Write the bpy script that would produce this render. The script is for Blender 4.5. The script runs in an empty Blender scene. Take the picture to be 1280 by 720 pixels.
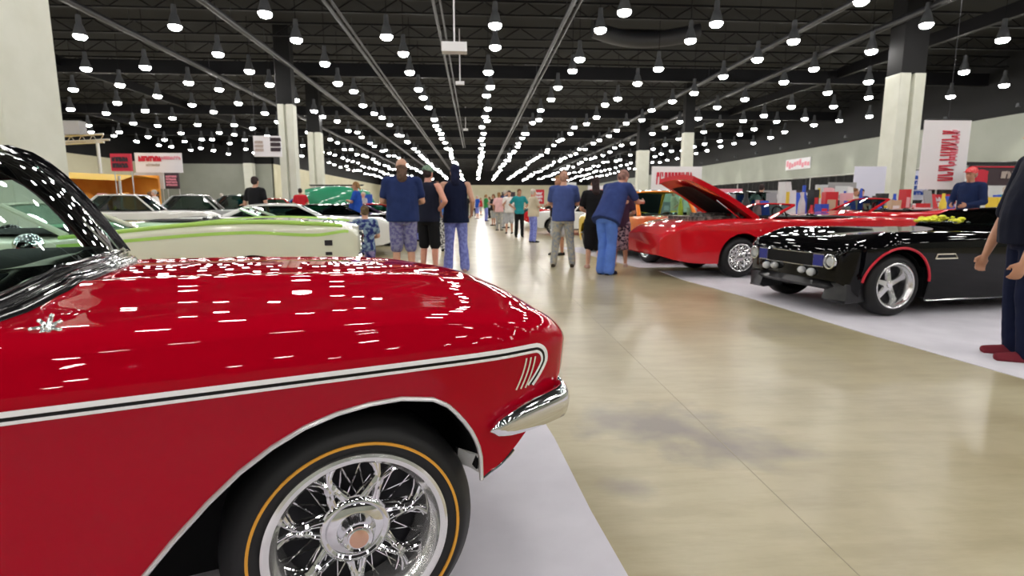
import bpy, bmesh, math, random
from mathutils import Vector, Matrix, noise
PI = math.pi
R = math.radians
rnd = random.Random(7)
scene = bpy.context.scene
COL = scene.collection

# ------------------------------------------------------------------ materials
def mat(name, col, rough=.5, metal=0., coat=0., spec=.5, emit=None, strength=0., alpha=None, coat_rough=.03):
    m = bpy.data.materials.new(name); m.use_nodes = True
    b = m.node_tree.nodes['Principled BSDF']
    b.inputs['Base Color'].default_value = (*col, 1)
    b.inputs['Roughness'].default_value = rough
    b.inputs['Metallic'].default_value = metal
    b.inputs['Coat Weight'].default_value = coat
    b.inputs['Coat Roughness'].default_value = coat_rough
    b.inputs['Specular IOR Level'].default_value = spec
    if emit:
        b.inputs['Emission Color'].default_value = (*emit, 1)
        b.inputs['Emission Strength'].default_value = strength
    return m

def noisy(name, c1, c2, scale=5., rough=.6, detail=4., bump=0., coords='Object', lo=.35, hi=.65, **k):
    m = mat(name, c1, rough, **k)
    nt = m.node_tree; b = nt.nodes['Principled BSDF']
    tc = nt.nodes.new('ShaderNodeTexCoord'); n = nt.nodes.new('ShaderNodeTexNoise'); r = nt.nodes.new('ShaderNodeValToRGB')
    n.inputs['Scale'].default_value = scale; n.inputs['Detail'].default_value = detail
    r.color_ramp.elements[0].position = lo; r.color_ramp.elements[1].position = hi
    r.color_ramp.elements[0].color = (*c1, 1); r.color_ramp.elements[1].color = (*c2, 1)
    nt.links.new(tc.outputs[coords], n.inputs['Vector']); nt.links.new(n.outputs['Fac'], r.inputs['Fac'])
    nt.links.new(r.outputs['Color'], b.inputs['Base Color'])
    if bump:
        bp = nt.nodes.new('ShaderNodeBump'); bp.inputs['Strength'].default_value = bump; bp.inputs['Distance'].default_value = .01
        nt.links.new(n.outputs['Fac'], bp.inputs['Height']); nt.links.new(bp.outputs['Normal'], b.inputs['Normal'])
    return m

def paint(name, col, rough=.35):
    return mat(name, col, rough, coat=1., coat_rough=.02)

def glass(name, tint=(.75, .9, .85), refl=1.5):
    m = bpy.data.materials.new(name); m.use_nodes = True
    nt = m.node_tree; nt.nodes.clear()
    o = nt.nodes.new('ShaderNodeOutputMaterial'); mx = nt.nodes.new('ShaderNodeMixShader')
    t = nt.nodes.new('ShaderNodeBsdfTransparent'); g = nt.nodes.new('ShaderNodeBsdfGlossy'); f = nt.nodes.new('ShaderNodeFresnel')
    t.inputs['Color'].default_value = (*tint, 1); g.inputs['Roughness'].default_value = .01; f.inputs['IOR'].default_value = refl
    nt.links.new(f.outputs[0], mx.inputs[0]); nt.links.new(t.outputs[0], mx.inputs[1]); nt.links.new(g.outputs[0], mx.inputs[2])
    nt.links.new(mx.outputs[0], o.inputs[0])
    return m

M = {}
M['red'] = mat('candy_red_paint', (.42, .0008, .012), .5, coat=.9, coat_rough=.015, spec=.0)
M['red'].node_tree.nodes['Principled BSDF'].inputs['Coat IOR'].default_value = 1.33
M['red2'] = mat('bright_red_paint', (.62, .004, .012), .5, coat=1., coat_rough=.02, spec=.1)
M['black_paint'] = mat('black_paint', (.002, .002, .0025), .5, coat=.85, coat_rough=.01, spec=.0)
M['black_paint'].node_tree.nodes['Principled BSDF'].inputs['Coat IOR'].default_value = 1.38
M['cream'] = paint('cream_paint', (.72, .74, .58), .4)
M['lime'] = paint('lime_paint', (.42, .72, .12), .35)
M['mint'] = paint('mint_paint', (.50, .76, .50), .35)
M['green'] = paint('green_paint', (.0, .22, .10), .35)
M['dgreen'] = paint('dark_green_paint', (.004, .03, .03), .3)
M['purple'] = paint('purple_paint', (.04, .01, .06), .3)
M['blue'] = paint('blue_paint', (.02, .12, .5), .35)
M['white_paint'] = paint('white_paint', (.8, .8, .78), .35)
M['silver'] = paint('silver_paint', (.4, .42, .42), .3)
M['orange'] = paint('orange_paint', (.85, .22, .01), .35)
M['chrome'] = mat('chrome', (.82, .82, .84), .07, 1.)
M['bright_rim'] = mat('bright_polished_rim', (.86, .86, .85), .16, .85)
M['satin'] = mat('satin_aluminium', (.78, .78, .78), .22, 1.)
M['dark_metal'] = mat('dark_steel', (.03, .03, .035), .5, .5)
M['rubber'] = mat('tyre_rubber', (.012, .012, .013), .5, spec=.35)
M['gold_line'] = mat('gold_line_rubber', (.78, .36, .03), .45)
M['red_line'] = mat('red_line_rubber', (.6, .01, .03), .45)
M['black'] = mat('matte_black', (.008, .008, .009), .75, spec=.2)
M['blacksatin'] = mat('satin_black', (.004, .004, .005), .15, spec=.3)
M['vinyl'] = mat('black_vinyl', (.004, .004, .005), .12, spec=.25)
M['white'] = mat('white_stripe', (.93, .93, .92), .45, coat=.2)
M['ivory'] = mat('ivory_stripe', (.85, .78, .62), .4, coat=.5)
M['trim_silver'] = mat('polished_arch_trim', (.75, .75, .75), .25, .7)
M['glass'] = glass('windshield_glass', (.62, .85, .78))
M['dglass'] = glass('smoked_glass', (.25, .35, .33))
M['lens'] = mat('headlight_lens', (.6, .62, .65), .08, .3, coat=1)
M['amber'] = mat('amber_lens', (.7, .25, .02), .15, coat=1)
M['bluelens'] = mat('blue_lens', (.02, .03, .25), .15, coat=1)
M['copper'] = mat('copper_emblem', (.7, .42, .3), .3, .8)
M['engine'] = noisy('engine_bay_clutter', (.01, .01, .01), (.35, .33, .3), 14, .4, lo=.45, hi=.7)
# the yellow car is really painted with a fade from yellow nose to orange tail
m = M['fade'] = paint('yellow_to_orange_fade_paint', (1, .6, .02), .35)
nt = m.node_tree; tc = nt.nodes.new('ShaderNodeTexCoord'); sx = nt.nodes.new('ShaderNodeSeparateXYZ'); mr = nt.nodes.new('ShaderNodeMapRange'); cr = nt.nodes.new('ShaderNodeValToRGB')
mr.inputs['From Min'].default_value = -3.; mr.inputs['From Max'].default_value = .4
cr.color_ramp.elements[0].color = (.85, .12, .005, 1); cr.color_ramp.elements[1].color = (.95, .62, .01, 1); cr.color_ramp.elements[1].position = .75
nt.links.new(tc.outputs['Object'], sx.inputs[0]); nt.links.new(sx.outputs['X'], mr.inputs['Value']); nt.links.new(mr.outputs[0], cr.inputs[0])
nt.links.new(cr.outputs[0], nt.nodes['Principled BSDF'].inputs['Base Color'])

# ------------------------------------------------------------------ object helpers
def link(name, me, m=None, parent=None):
    o = bpy.data.objects.new(name, me); COL.objects.link(o)
    if m is not None and me is not None: me.materials.append(m)
    if parent is not None: o.parent = parent
    return o
def raw(name, vs, fs, m, parent=None, smooth=True, sharp=None):
    me = bpy.data.meshes.new(name); me.from_pydata([tuple(v) for v in vs], [], fs); me.validate(); me.update()
    bm = bmesh.new(); bm.from_mesh(me); bmesh.ops.recalc_face_normals(bm, faces=bm.faces); bm.to_mesh(me); bm.free()
    if smooth:
        for p in me.polygons: p.use_smooth = True
        if sharp: me.set_sharp_from_angle(angle=R(sharp))
    return link(name, me, m, parent)
def tag(o, label=None, cat=None, group=None, kind=None):
    if label: o['label'] = label
    if cat: o['category'] = cat
    if group: o['group'] = group
    if kind: o['kind'] = kind
    return o
def empty(name, loc=(0, 0, 0), rz=0):
    o = bpy.data.objects.new(name, None); COL.objects.link(o); o.location = loc; o.rotation_euler = (0, 0, rz); o.empty_display_size = .1
    return o
def copy_tree(o, parent=None):
    c = o.copy(); COL.objects.link(c); c.parent = parent
    for ch in list(o.children): copy_tree(ch, c)
    return c
class MB:
    def __init__(s): s.v = []; s.f = []
    def add(s, vs, fs):
        b = len(s.v); s.v += [tuple(v) for v in vs]; s.f += [tuple(i + b for i in f) for f in fs]; return s
    def box(s, c, d, rz=0, mt=None, taper=1.):
        vs = []
        for z in (-1, 1):
            for x, y in ((-1, -1), (1, -1), (1, 1), (-1, 1)):
                k = taper if z > 0 else 1
                v = Vector((x * d[0] / 2 * k, y * d[1] / 2 * k, z * d[2] / 2))
                if mt is not None: v = mt @ v
                elif rz: v = Matrix.Rotation(rz, 3, 'Z') @ v
                vs.append(v + Vector(c))
        return s.add(vs, [(0, 3, 2, 1), (4, 5, 6, 7), (0, 1, 5, 4), (1, 2, 6, 5), (2, 3, 7, 6), (3, 0, 4, 7)])
    def tube(s, pts, r, n=8, closed=False, caps=True):
        pts = [Vector(p) for p in pts]; N = len(pts); rs = r if isinstance(r, (list, tuple)) else [r] * N
        rings = []; prev = None
        for i, p in enumerate(pts):
            if closed: t = pts[(i + 1) % N] - pts[i - 1]
            else: t = pts[min(i + 1, N - 1)] - pts[max(i - 1, 0)]
            t.normalize()
            a = prev - t * prev.dot(t) if prev is not None else (Vector((0, 0, 1)) if abs(t.z) < .9 else Vector((1, 0, 0))).cross(t)
            if a.length < 1e-6: a = Vector((1, 0, 0)).cross(t)
            a.normalize(); b = t.cross(a); prev = a
            rings.append([p + (a * math.cos(2 * PI * k / n) + b * math.sin(2 * PI * k / n)) * rs[i] for k in range(n)])
        vs = [v for q in rings for v in q]; fs = []
        for i in range(N if closed else N - 1):
            j = (i + 1) % N
            for k in range(n):
                l = (k + 1) % n; fs.append((i * n + k, i * n + l, j * n + l, j * n + k))
        if caps and not closed: fs += [tuple(range(n))[::-1], tuple((N - 1) * n + k for k in range(n))]
        return s.add(vs, fs)
    def rings(s, rings, closed_ring=True, cap=True):
        n = len(rings[0]); vs = [v for q in rings for v in q]; fs = []
        for i in range(len(rings) - 1):
            for k in range(n if closed_ring else n - 1):
                l = (k + 1) % n; fs.append((i * n + k, i * n + l, (i + 1) * n + l, (i + 1) * n + k))
        if cap: fs += [tuple(range(n))[::-1], tuple((len(rings) - 1) * n + k for k in range(n))]
        return s.add(vs, fs)
    def lathe(s, prof, n=32, c=(0, 0, 0), axis='z', closed=False):
        vs = []; fs = []; K = len(prof)
        for i in range(n):
            a = 2 * PI * i / n; ca, sa = math.cos(a), math.sin(a)
            for r, h in prof:
                p = (r * ca, r * sa, h) if axis == 'z' else ((r * ca, h, r * sa) if axis == 'y' else (h, r * ca, r * sa))
                vs.append((p[0] + c[0], p[1] + c[1], p[2] + c[2]))
        for i in range(n):
            j = (i + 1) % n
            for k in range(K if closed else K - 1):
                l = (k + 1) % K; fs.append((i * K + k, j * K + k, j * K + l, i * K + l))
        return s.add(vs, fs)
    def cap(s, p0, r0, p1, r1, n=12, sx=1.):
        p0 = Vector(p0); p1 = Vector(p1); t = (p1 - p0)
        if t.length < 1e-5: t = Vector((0, 0, 1e-4))
        t.normalize(); a = (Vector((0, 0, 1)) if abs(t.z) < .9 else Vector((0, 1, 0))).cross(t).normalized(); b = t.cross(a)
        rg = []
        for q in range(1, 4):
            th = PI / 2 * (1 - q / 3.); rg.append((p0 - t * r0 * math.sin(th), r0 * math.cos(th)))
        for q in range(0, 3):
            th = PI / 2 * q / 3.; rg.append((p1 + t * r1 * math.sin(th), r1 * math.cos(th)))
        vs = [p0 - t * r0]; 
        for c, r in rg: vs += [c + (a * math.cos(2 * PI * k / n) * sx + b * math.sin(2 * PI * k / n)) * r for k in range(n)]
        vs.append(p1 + t * r1); fs = []
        for k in range(n): fs.append((0, 1 + (k + 1) % n, 1 + k))
        for i in range(len(rg) - 1):
            for k in range(n):
                l = (k + 1) % n; fs.append((1 + i * n + k, 1 + i * n + l, 1 + (i + 1) * n + l, 1 + (i + 1) * n + k))
        e = len(vs) - 1; o = 1 + (len(rg) - 1) * n
        for k in range(n): fs.append((o + k, o + (k + 1) % n, e))
        return s.add(vs, fs)
    def ell(s, c, r, n=16, m=10, mt=None):
        vs = []; fs = []; c = Vector(c)
        for i in range(1, m):
            th = PI * i / m
            for k in range(n):
                v = Vector((r[0] * math.sin(th) * math.cos(2 * PI * k / n), r[1] * math.sin(th) * math.sin(2 * PI * k / n), r[2] * math.cos(th)))
                vs.append((mt @ v if mt else v) + c)
        for z in (1, -1):
            v = Vector((0, 0, r[2] * z)); vs.append((mt @ v if mt else v) + c)
        T, B = len(vs) - 2, len(vs) - 1
        for i in range(m - 2):
            for k in range(n):
                l = (k + 1) % n; fs.append((i * n + k, (i + 1) * n + k, (i + 1) * n + l, i * n + l))
        for k in range(n):
            l = (k + 1) % n; fs.append((T, k, l)); fs.append((B, (m - 2) * n + l, (m - 2) * n + k))
        return s.add(vs, fs)
    def build(s, name, m, parent=None, smooth=True, sharp=40):
        return raw(name, s.v, s.f, m, parent, smooth, sharp)
def interp(pts):
    xs = [p[0] for p in pts]; ys = [p[1] for p in pts]; n = len(xs)
    ms = []
    for i in range(n):
        if i == 0: ms.append((ys[1] - ys[0]) / (xs[1] - xs[0]))
        elif i == n - 1: ms.append((ys[-1] - ys[-2]) / (xs[-1] - xs[-2]))
        else:
            d0 = (ys[i] - ys[i - 1]) / (xs[i] - xs[i - 1]); d1 = (ys[i + 1] - ys[i]) / (xs[i + 1] - xs[i])
            ms.append(0 if d0 * d1 <= 0 else 2 * d0 * d1 / (d0 + d1))
    def f(x):
        if x <= xs[0]: return ys[0]
        if x >= xs[-1]: return ys[-1]
        for i in range(n - 1):
            if x <= xs[i + 1]:
                h = xs[i + 1] - xs[i]; t = (x - xs[i]) / h
                return (2*t**3-3*t*t+1)*ys[i] + (t**3-2*t*t+t)*h*ms[i] + (-2*t**3+3*t*t)*ys[i+1] + (t**3-t*t)*h*ms[i+1]
    return f

# ------------------------------------------------------------------ wheels (axis along local y, outer face towards -y)
def make_wheel(parent, x, y, side, Rt, Rr, w, style='mag', line=None, n=48, hero=False, depth=.05):
    """side -1: outer face looks to -y; +1: to +y. The tyre is the part, what it carries are its sub-parts."""
    k = side
    def P(l): return [(r, h * -k) for r, h in l]            # h grows inwards from the outer face
    d = Rt - Rr
    tb = MB().lathe(P([(Rr - .006, w - .01), (Rr + .3 * d, w + .01), (Rr + .75 * d, w), (Rt - .006, w - .035), (Rt, w - .055), (Rt, w * .5), (Rt, .05), (Rt - .008, .026), (Rt - .028, .006), (Rr + .5 * d, -.012), (Rr + .22 * d, -.010), (Rr, .0), (Rr - .008, .006), (Rr - .012, .05), (Rr - .012, w * .6)]), n * 2 if hero else n, axis='y', closed=True)
    tyre = tb.build('wheel', M['rubber'], parent, sharp=60); tyre.location = (x, y, Rt)
    if line:
        rl, wl, lm = line
        hh = -.0142 if abs(rl - (Rr + .42 * d)) < .4 * d else -.012
        MB().lathe(P([(rl - wl, -.004), (rl - wl * .8, hh - .001), (rl + wl * .8, hh - .001), (rl + wl, -.004)]), n * 2, axis='y').build('tyre_line', lm, tyre)
    MB().lathe(P([(Rr + .004, -.002), (Rr + .004, -.010), (Rr - .004, -.013), (Rr - .016, -.008), (Rr * .90, .012), (Rr * .86, .022), (Rr * .845, .028), (Rr * .83, .07), (Rr * .80, .12)]), n * 2 if hero else n, axis='y').build('rim', M['satin'] if not hero else M['bright_rim'], tyre)
    MB().lathe(P([(Rr * .84, .13), (.03, .14)]), n, axis='y').build('brake_drum', M['dark_metal'], tyre)
    sp = MB()
    if style == 'wire':
        rh = .085; N = 7
        def pt(r, a, h): return (r * math.cos(a), -k * h, r * math.sin(a))
        for i in range(N):
            a = R(64) + 2 * PI * i / N
            for sg in (-1, 1):
                for q, (da, db) in enumerate(((.25, .10), (.12, .20), (.32, .30))):
                    pts = []
                    for j in range(9):
                        t = j / 8; r = rh + (Rr * .845 - rh) * t
                        spread = da * (1 - t / .55) ** 1.3 if t < .55 else db * ((t - .55) / .45) ** 1.4
                        pts.append(pt(r, a + sg * (spread + .02), .055 - .005 * t + .02 * (q == 2)))
                    sp.tube(pts, [.0052 + .007 * max(0, 1 - abs(j / 8 - .5) / .22) for j in range(9)] if q < 2 else .003, 6)
        for i in range(42):                                  # fine lacing behind
            a = 2 * PI * i / 42; sg = 1 if i % 2 else -1
            sp.tube([pt(rh * .8, a, .10), pt(Rr * .84, a + sg * .42, .095)], .0022, 5)
        sp.build('spokes', M['chrome'], tyre)
        hub = MB().lathe(P([(0, .038), (.04, .040), (.06, .044), (.072, .050), (.078, .046), (.086, .048), (.092, .056), (.088, .07), (.07, .10)]), 48, axis='y').build('hub_plate', M['chrome'], tyre)
        MB().lathe(P([(0, .004), (.024, .004), (.028, .006), (.034, .003), (.038, .007), (.039, .02), (.05, .042)]), 40, axis='y').build('hub_cap', M['chrome'], tyre)
        MB().lathe(P([(0, -.0005), (.012, .0), (.024, .0032)]), 24, axis='y').build('cap_emblem', M['copper'], tyre)
    elif style == 'mesh':
        for ring, (ra, rb, nn, off) in enumerate(((.30, .56, 9, 0), (.56, .84, 18, .5))):
            for i in range(nn):
                a = 2 * PI * (i + off) / nn
                for sg in (-1, 1):
                    b = a + sg * PI / nn * (.9 if ring == 0 else .9)
                    sp.tube([(Rr * ra * math.cos(a), -k * .02, Rr * ra * math.sin(a)), (Rr * rb * math.cos(b), -k * .016, Rr * rb * math.sin(b))], .012, 6)
        sp.lathe(P([(Rr * .58, .004), (Rr * .54, .002), (Rr * .53, .02), (Rr * .58, .02)]), n, axis='y')
        sp.build('spokes', M['satin'], tyre)
        MB().lathe(P([(0, -.01), (.03, -.008), (Rr * .3, .008), (Rr * .33, .03)]), 24, axis='y').build('hub_cap', M['satin'], tyre)
    else:
        NS = 5
        for i in range(NS):
            a = 2 * PI * i / NS + .3; ca, sa = math.cos(a), math.sin(a); rg = []
            for r, wd, h in ((.03, .035, depth - .02), (Rr * .45, .030, depth - .01), (Rr * .87, .036, depth + .02)):
                u = Vector((ca, 0, sa)) * r; t = Vector((-sa, 0, ca)) * wd
                rg.append([u + t * q + Vector((0, -k * (h + z), 0)) for q, z in ((-1, .02), (-.75, 0), (.75, 0), (1, .02), (.6, .04), (-.6, .04))])
            sp.rings(rg)
        sp.build('spokes', M['satin'], tyre, sharp=30)
        MB().lathe(P([(0, depth - .035), (.028, depth - .033), (.034, depth - .02), (.06, depth - .012), (.065, depth + .02)]), 24, axis='y').build('hub_cap', M['chrome'], tyre)
    return tyre

# ------------------------------------------------------------------ car shell
def section(s, P):
    """half section from the sill up to the centre line: (|y|, z)"""
    zb = P['bot'](s); zs = P['sh'](s); zc = P['crest'](s); zt = P['top'](s); pl = P['plan'](s)
    k = P['k']; out = []
    zb = min(zb, zs - .004); ns = P.get('ns', 14)
    for i in range(ns + 1):
        z = zb + (zs - zb) * i / ns
        out.append((pl * k(z), z))
    y0 = out[-1][0]; yc = pl * P.get('cr', .82)
    for t in (.1, .22, .35, .5, .65, .8, 1.):
        out.append((y0 + (yc - y0) * (1 - math.cos(t * PI / 2)), zs + (zc - zs) * math.sin(t * PI / 2)))
    nh = P.get('nh', 10); dip = P.get('dip', 0.); ridge = P.get('ridge')
    for i in range(1, nh + 1):
        t = i / nh; y = yc * (1 - t)
        z = zc + (zt - zc) * (1 - (1 - t) ** 2) - dip * math.sin(min(1, t * 3) * PI) * (t < 1 / 3)
        if ridge: z += ridge(s, y)
        out.append((y, z))
    return out
def car_shell(name, P, s0, s1, parent, m, step=.03, arches=(), extra=()):
    ss = []; x = s0
    while x < s1 - 1e-6: ss.append(x); x += step
    ss += [s1] + list(extra)
    for a in arches:                                         # a: (list of (s,z) polyline)
        ss += [p[0] for p in a]
    ss = sorted(set(round(v, 4) for v in ss))
    def arch_z(s):
        for a in arches:
            if a[0][0] <= s <= a[-1][0]:
                for (x0, z0), (x1, z1) in zip(a, a[1:]):
                    if x0 <= s <= x1: return z0 + (z1 - z0) * (s - x0) / max(1e-6, x1 - x0)
        return None
    base = P['bot']
    rows = []
    for s in ss:
        az = arch_z(s); b = base(s)
        Q = dict(P); Q['bot'] = (lambda v: (lambda q: v))(max(b, az) if az is not None else b)
        h = section(s, Q)
        rows.append([(s, -y, z) for y, z in h] + [(s, y, z) for y, z in h[-2::-1]])
    n = len(rows[0]); vs = [v for r in rows for v in r]; fs = []
    for i in range(len(rows) - 1):
        for k in range(n - 1): fs.append((i * n + k, (i + 1) * n + k, (i + 1) * n + k + 1, i * n + k + 1))
    fs.append(tuple(range(n))); fs.append(tuple((len(rows) - 1) * n + k for k in range(n))[::-1])
    return raw(name, vs, fs, m, parent, True, P.get('sharp', 50))
def side_y(P, s, z): return P['plan'](s) * P['k'](z)
def ribbon(name, P, path, width, m, parent, side=-1, off=.002):
    """a band laid on the flank along path [(s,z)]"""
    vs = []; fs = []; N = len(path); L = []
    for i in range(N):
        a = path[max(0, i - 1)]; b = path[min(N - 1, i + 1)]; d = Vector((b[0] - a[0], b[1] - a[1])).normalized()
        nx, nz = -d.y, d.x; w = width(i / (N - 1)) if callable(width) else width
        for t in (-.5, 0, .5):
            s, z = path[i][0] + nx * w * t, path[i][1] + nz * w * t
            vs.append((s, side * (side_y(P, s, z) + off + (.0006 if t == 0 else 0)), z))
    for i in range(N - 1):
        for k in range(2): fs.append((i * 3 + k, (i + 1) * 3 + k, (i + 1) * 3 + k + 1, i * 3 + k + 1))
    return raw(name, vs, fs, m, parent)
def arch_poly(cx, Rw, z0, n=24, cz=None):
    cz = Rw if cz is None else cz
    pts = []
    for i in range(n + 1):
        a = PI - PI * i / n; pts.append((cx + Rw * math.cos(a), max(z0, cz + Rw * math.sin(a))))
    return [(cx - Rw - .001, z0)] + pts[1:-1] + [(cx + Rw + .001, z0)]
def underbody(parent, s0, s1, hw, z0, z1, wheels, Rw):
    b = MB(); E0, E1 = s0, s1
    xs = sorted(wheels); segs = []; a = s0
    for x in xs: segs.append((a, x - Rw)); a = x + Rw
    segs.append((a, s1))
    for p, q in segs:
        if q > p:
            if p == E0 or q == E1: b.box(((p + q) / 2, 0, .47), (q - p, hw * 1.45, .12))
            else: b.box(((p + q) / 2, 0, (z0 + z1) / 2), (q - p, hw * 2, z1 - z0))
    for x in xs: b.box((x, 0, (z0 + z1) / 2 + .05), (Rw * 2, (hw - .3) * 2, z1 - z0))
    for x in xs:                                             # wheel tubs
        pr = []
        for sd in (-1, 1):
            rg = [[(x + Rw * math.cos(PI - PI * i / 12), sd * yy, max(z1 * .3, .3 + Rw * math.sin(PI * i / 12))) for i in range(13)] for yy in (hw - .32, hw)]
            b.rings(rg, closed_ring=False, cap=False)
    return b.build('underbody', M['black'], parent, False)

def cabin(parent, s_base, s_top, e_top, e_base, hw_b, hw_t, zb, zt, roof_m, pillar_m=None, glass_m=None, bulge=.04, open_top=False):
    """windshield base s_base, roof front s_top, roof rear e_top, backlight base e_base"""
    gm = glass_m or M['dglass']; pm = pillar_m or roof_m
    n = 8
    def row(s, hw, z, fwd): return [(s + fwd * (1 - (2 * i / n - 1) ** 2), -hw + 2 * hw * i / n, z + (.02 if z > zb + .1 else 0) * (1 - (2 * i / n - 1) ** 2)) for i in range(n + 1)]
    A = row(s_base, hw_b, zb, .10); B = row(s_top, hw_t, zt - .02, .05)
    g = MB(); g.rings([A, B], False, False); g.build('windshield', gm, parent)
    C = row(e_top, hw_t, zt - .02, -.04); D = row(e_base, hw_b * .95, zb, -.06)
    if not open_top:
        MB().rings([C, D], False, False).build('rear_window', gm, parent)
        r = MB(); rr = []
        for i in range(9):
            t = i / 8; s = s_top + (e_top - s_top) * t; f = .05 * (1 - t) - .04 * t
            base = row(s, hw_t * (1 + .03 * math.sin(PI * t)), zt - .02, f)
            rr.append([(a, y, z + .03 * math.sin(PI * t) ** .6 * (1 - abs(y / hw_t) ** 3 * .5)) for a, y, z in base])
        top = [[(a, y, z + .012) for a, y, z in q] for q in rr]
        r.rings(rr, False, False); r.rings(top, False, False)
        edge = [q[0] for q in rr] + rr[-1][1:] + [q[-1] for q in rr[::-1]][1:] + rr[0][::-1][1:-1]
        r.tube(edge, .016, 6, closed=True)
        r.build('roof', roof_m, parent)
        for sd in (0, -1):
            q = MB(); a, b, c, d = Vector(A[sd]), Vector(B[sd]), Vector(C[sd]), Vector(D[sd])
            q.add([a, b, c, d], [(0, 1, 2, 3)]); q.build('side_window', gm, parent, False)
    for sd in (0, -1):
        MB().tube([A[sd], B[sd]], [.028, .022], 8).build('pillar', pm, parent)
        if not open_top: MB().tube([C[sd], D[sd]], [.03, .05], 8).build('pillar', pm, parent)
    MB().tube(B, .018, 6).build('header_rail', pm, parent)
    MB().rings([[(s_base + .03 + (e_base + .08 - s_base) * i / 6, hw_b * .97 * q, zb + .018 + .014 * (1 - q * q)) for q in (-1, -.6, -.2, .2, .6, 1)] for i in range(7)], False, False).build('interior', M['black'], parent)
    i_ = MB()
    for y in (-hw_b * .5, hw_b * .5):
        i_.box((s_base - .75, y, zb - .22), (.5, .45, .16)).ell((s_base - 1.0, y, zb - .10), (.10, .24, .17), 16, 10)
    i_.build('seats', M['blacksatin'], parent)
    st = MB().lathe([(.18 + .012 * math.cos(a), .012 * math.sin(a)) for a in [2 * PI * j / 8 for j in range(8)]], 24, closed=True).build('steering_wheel', M['black'], parent)
    st.location = (s_base - .42, hw_b * .5, zb + .02); st.rotation_euler = (0, R(-65), 0)

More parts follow.
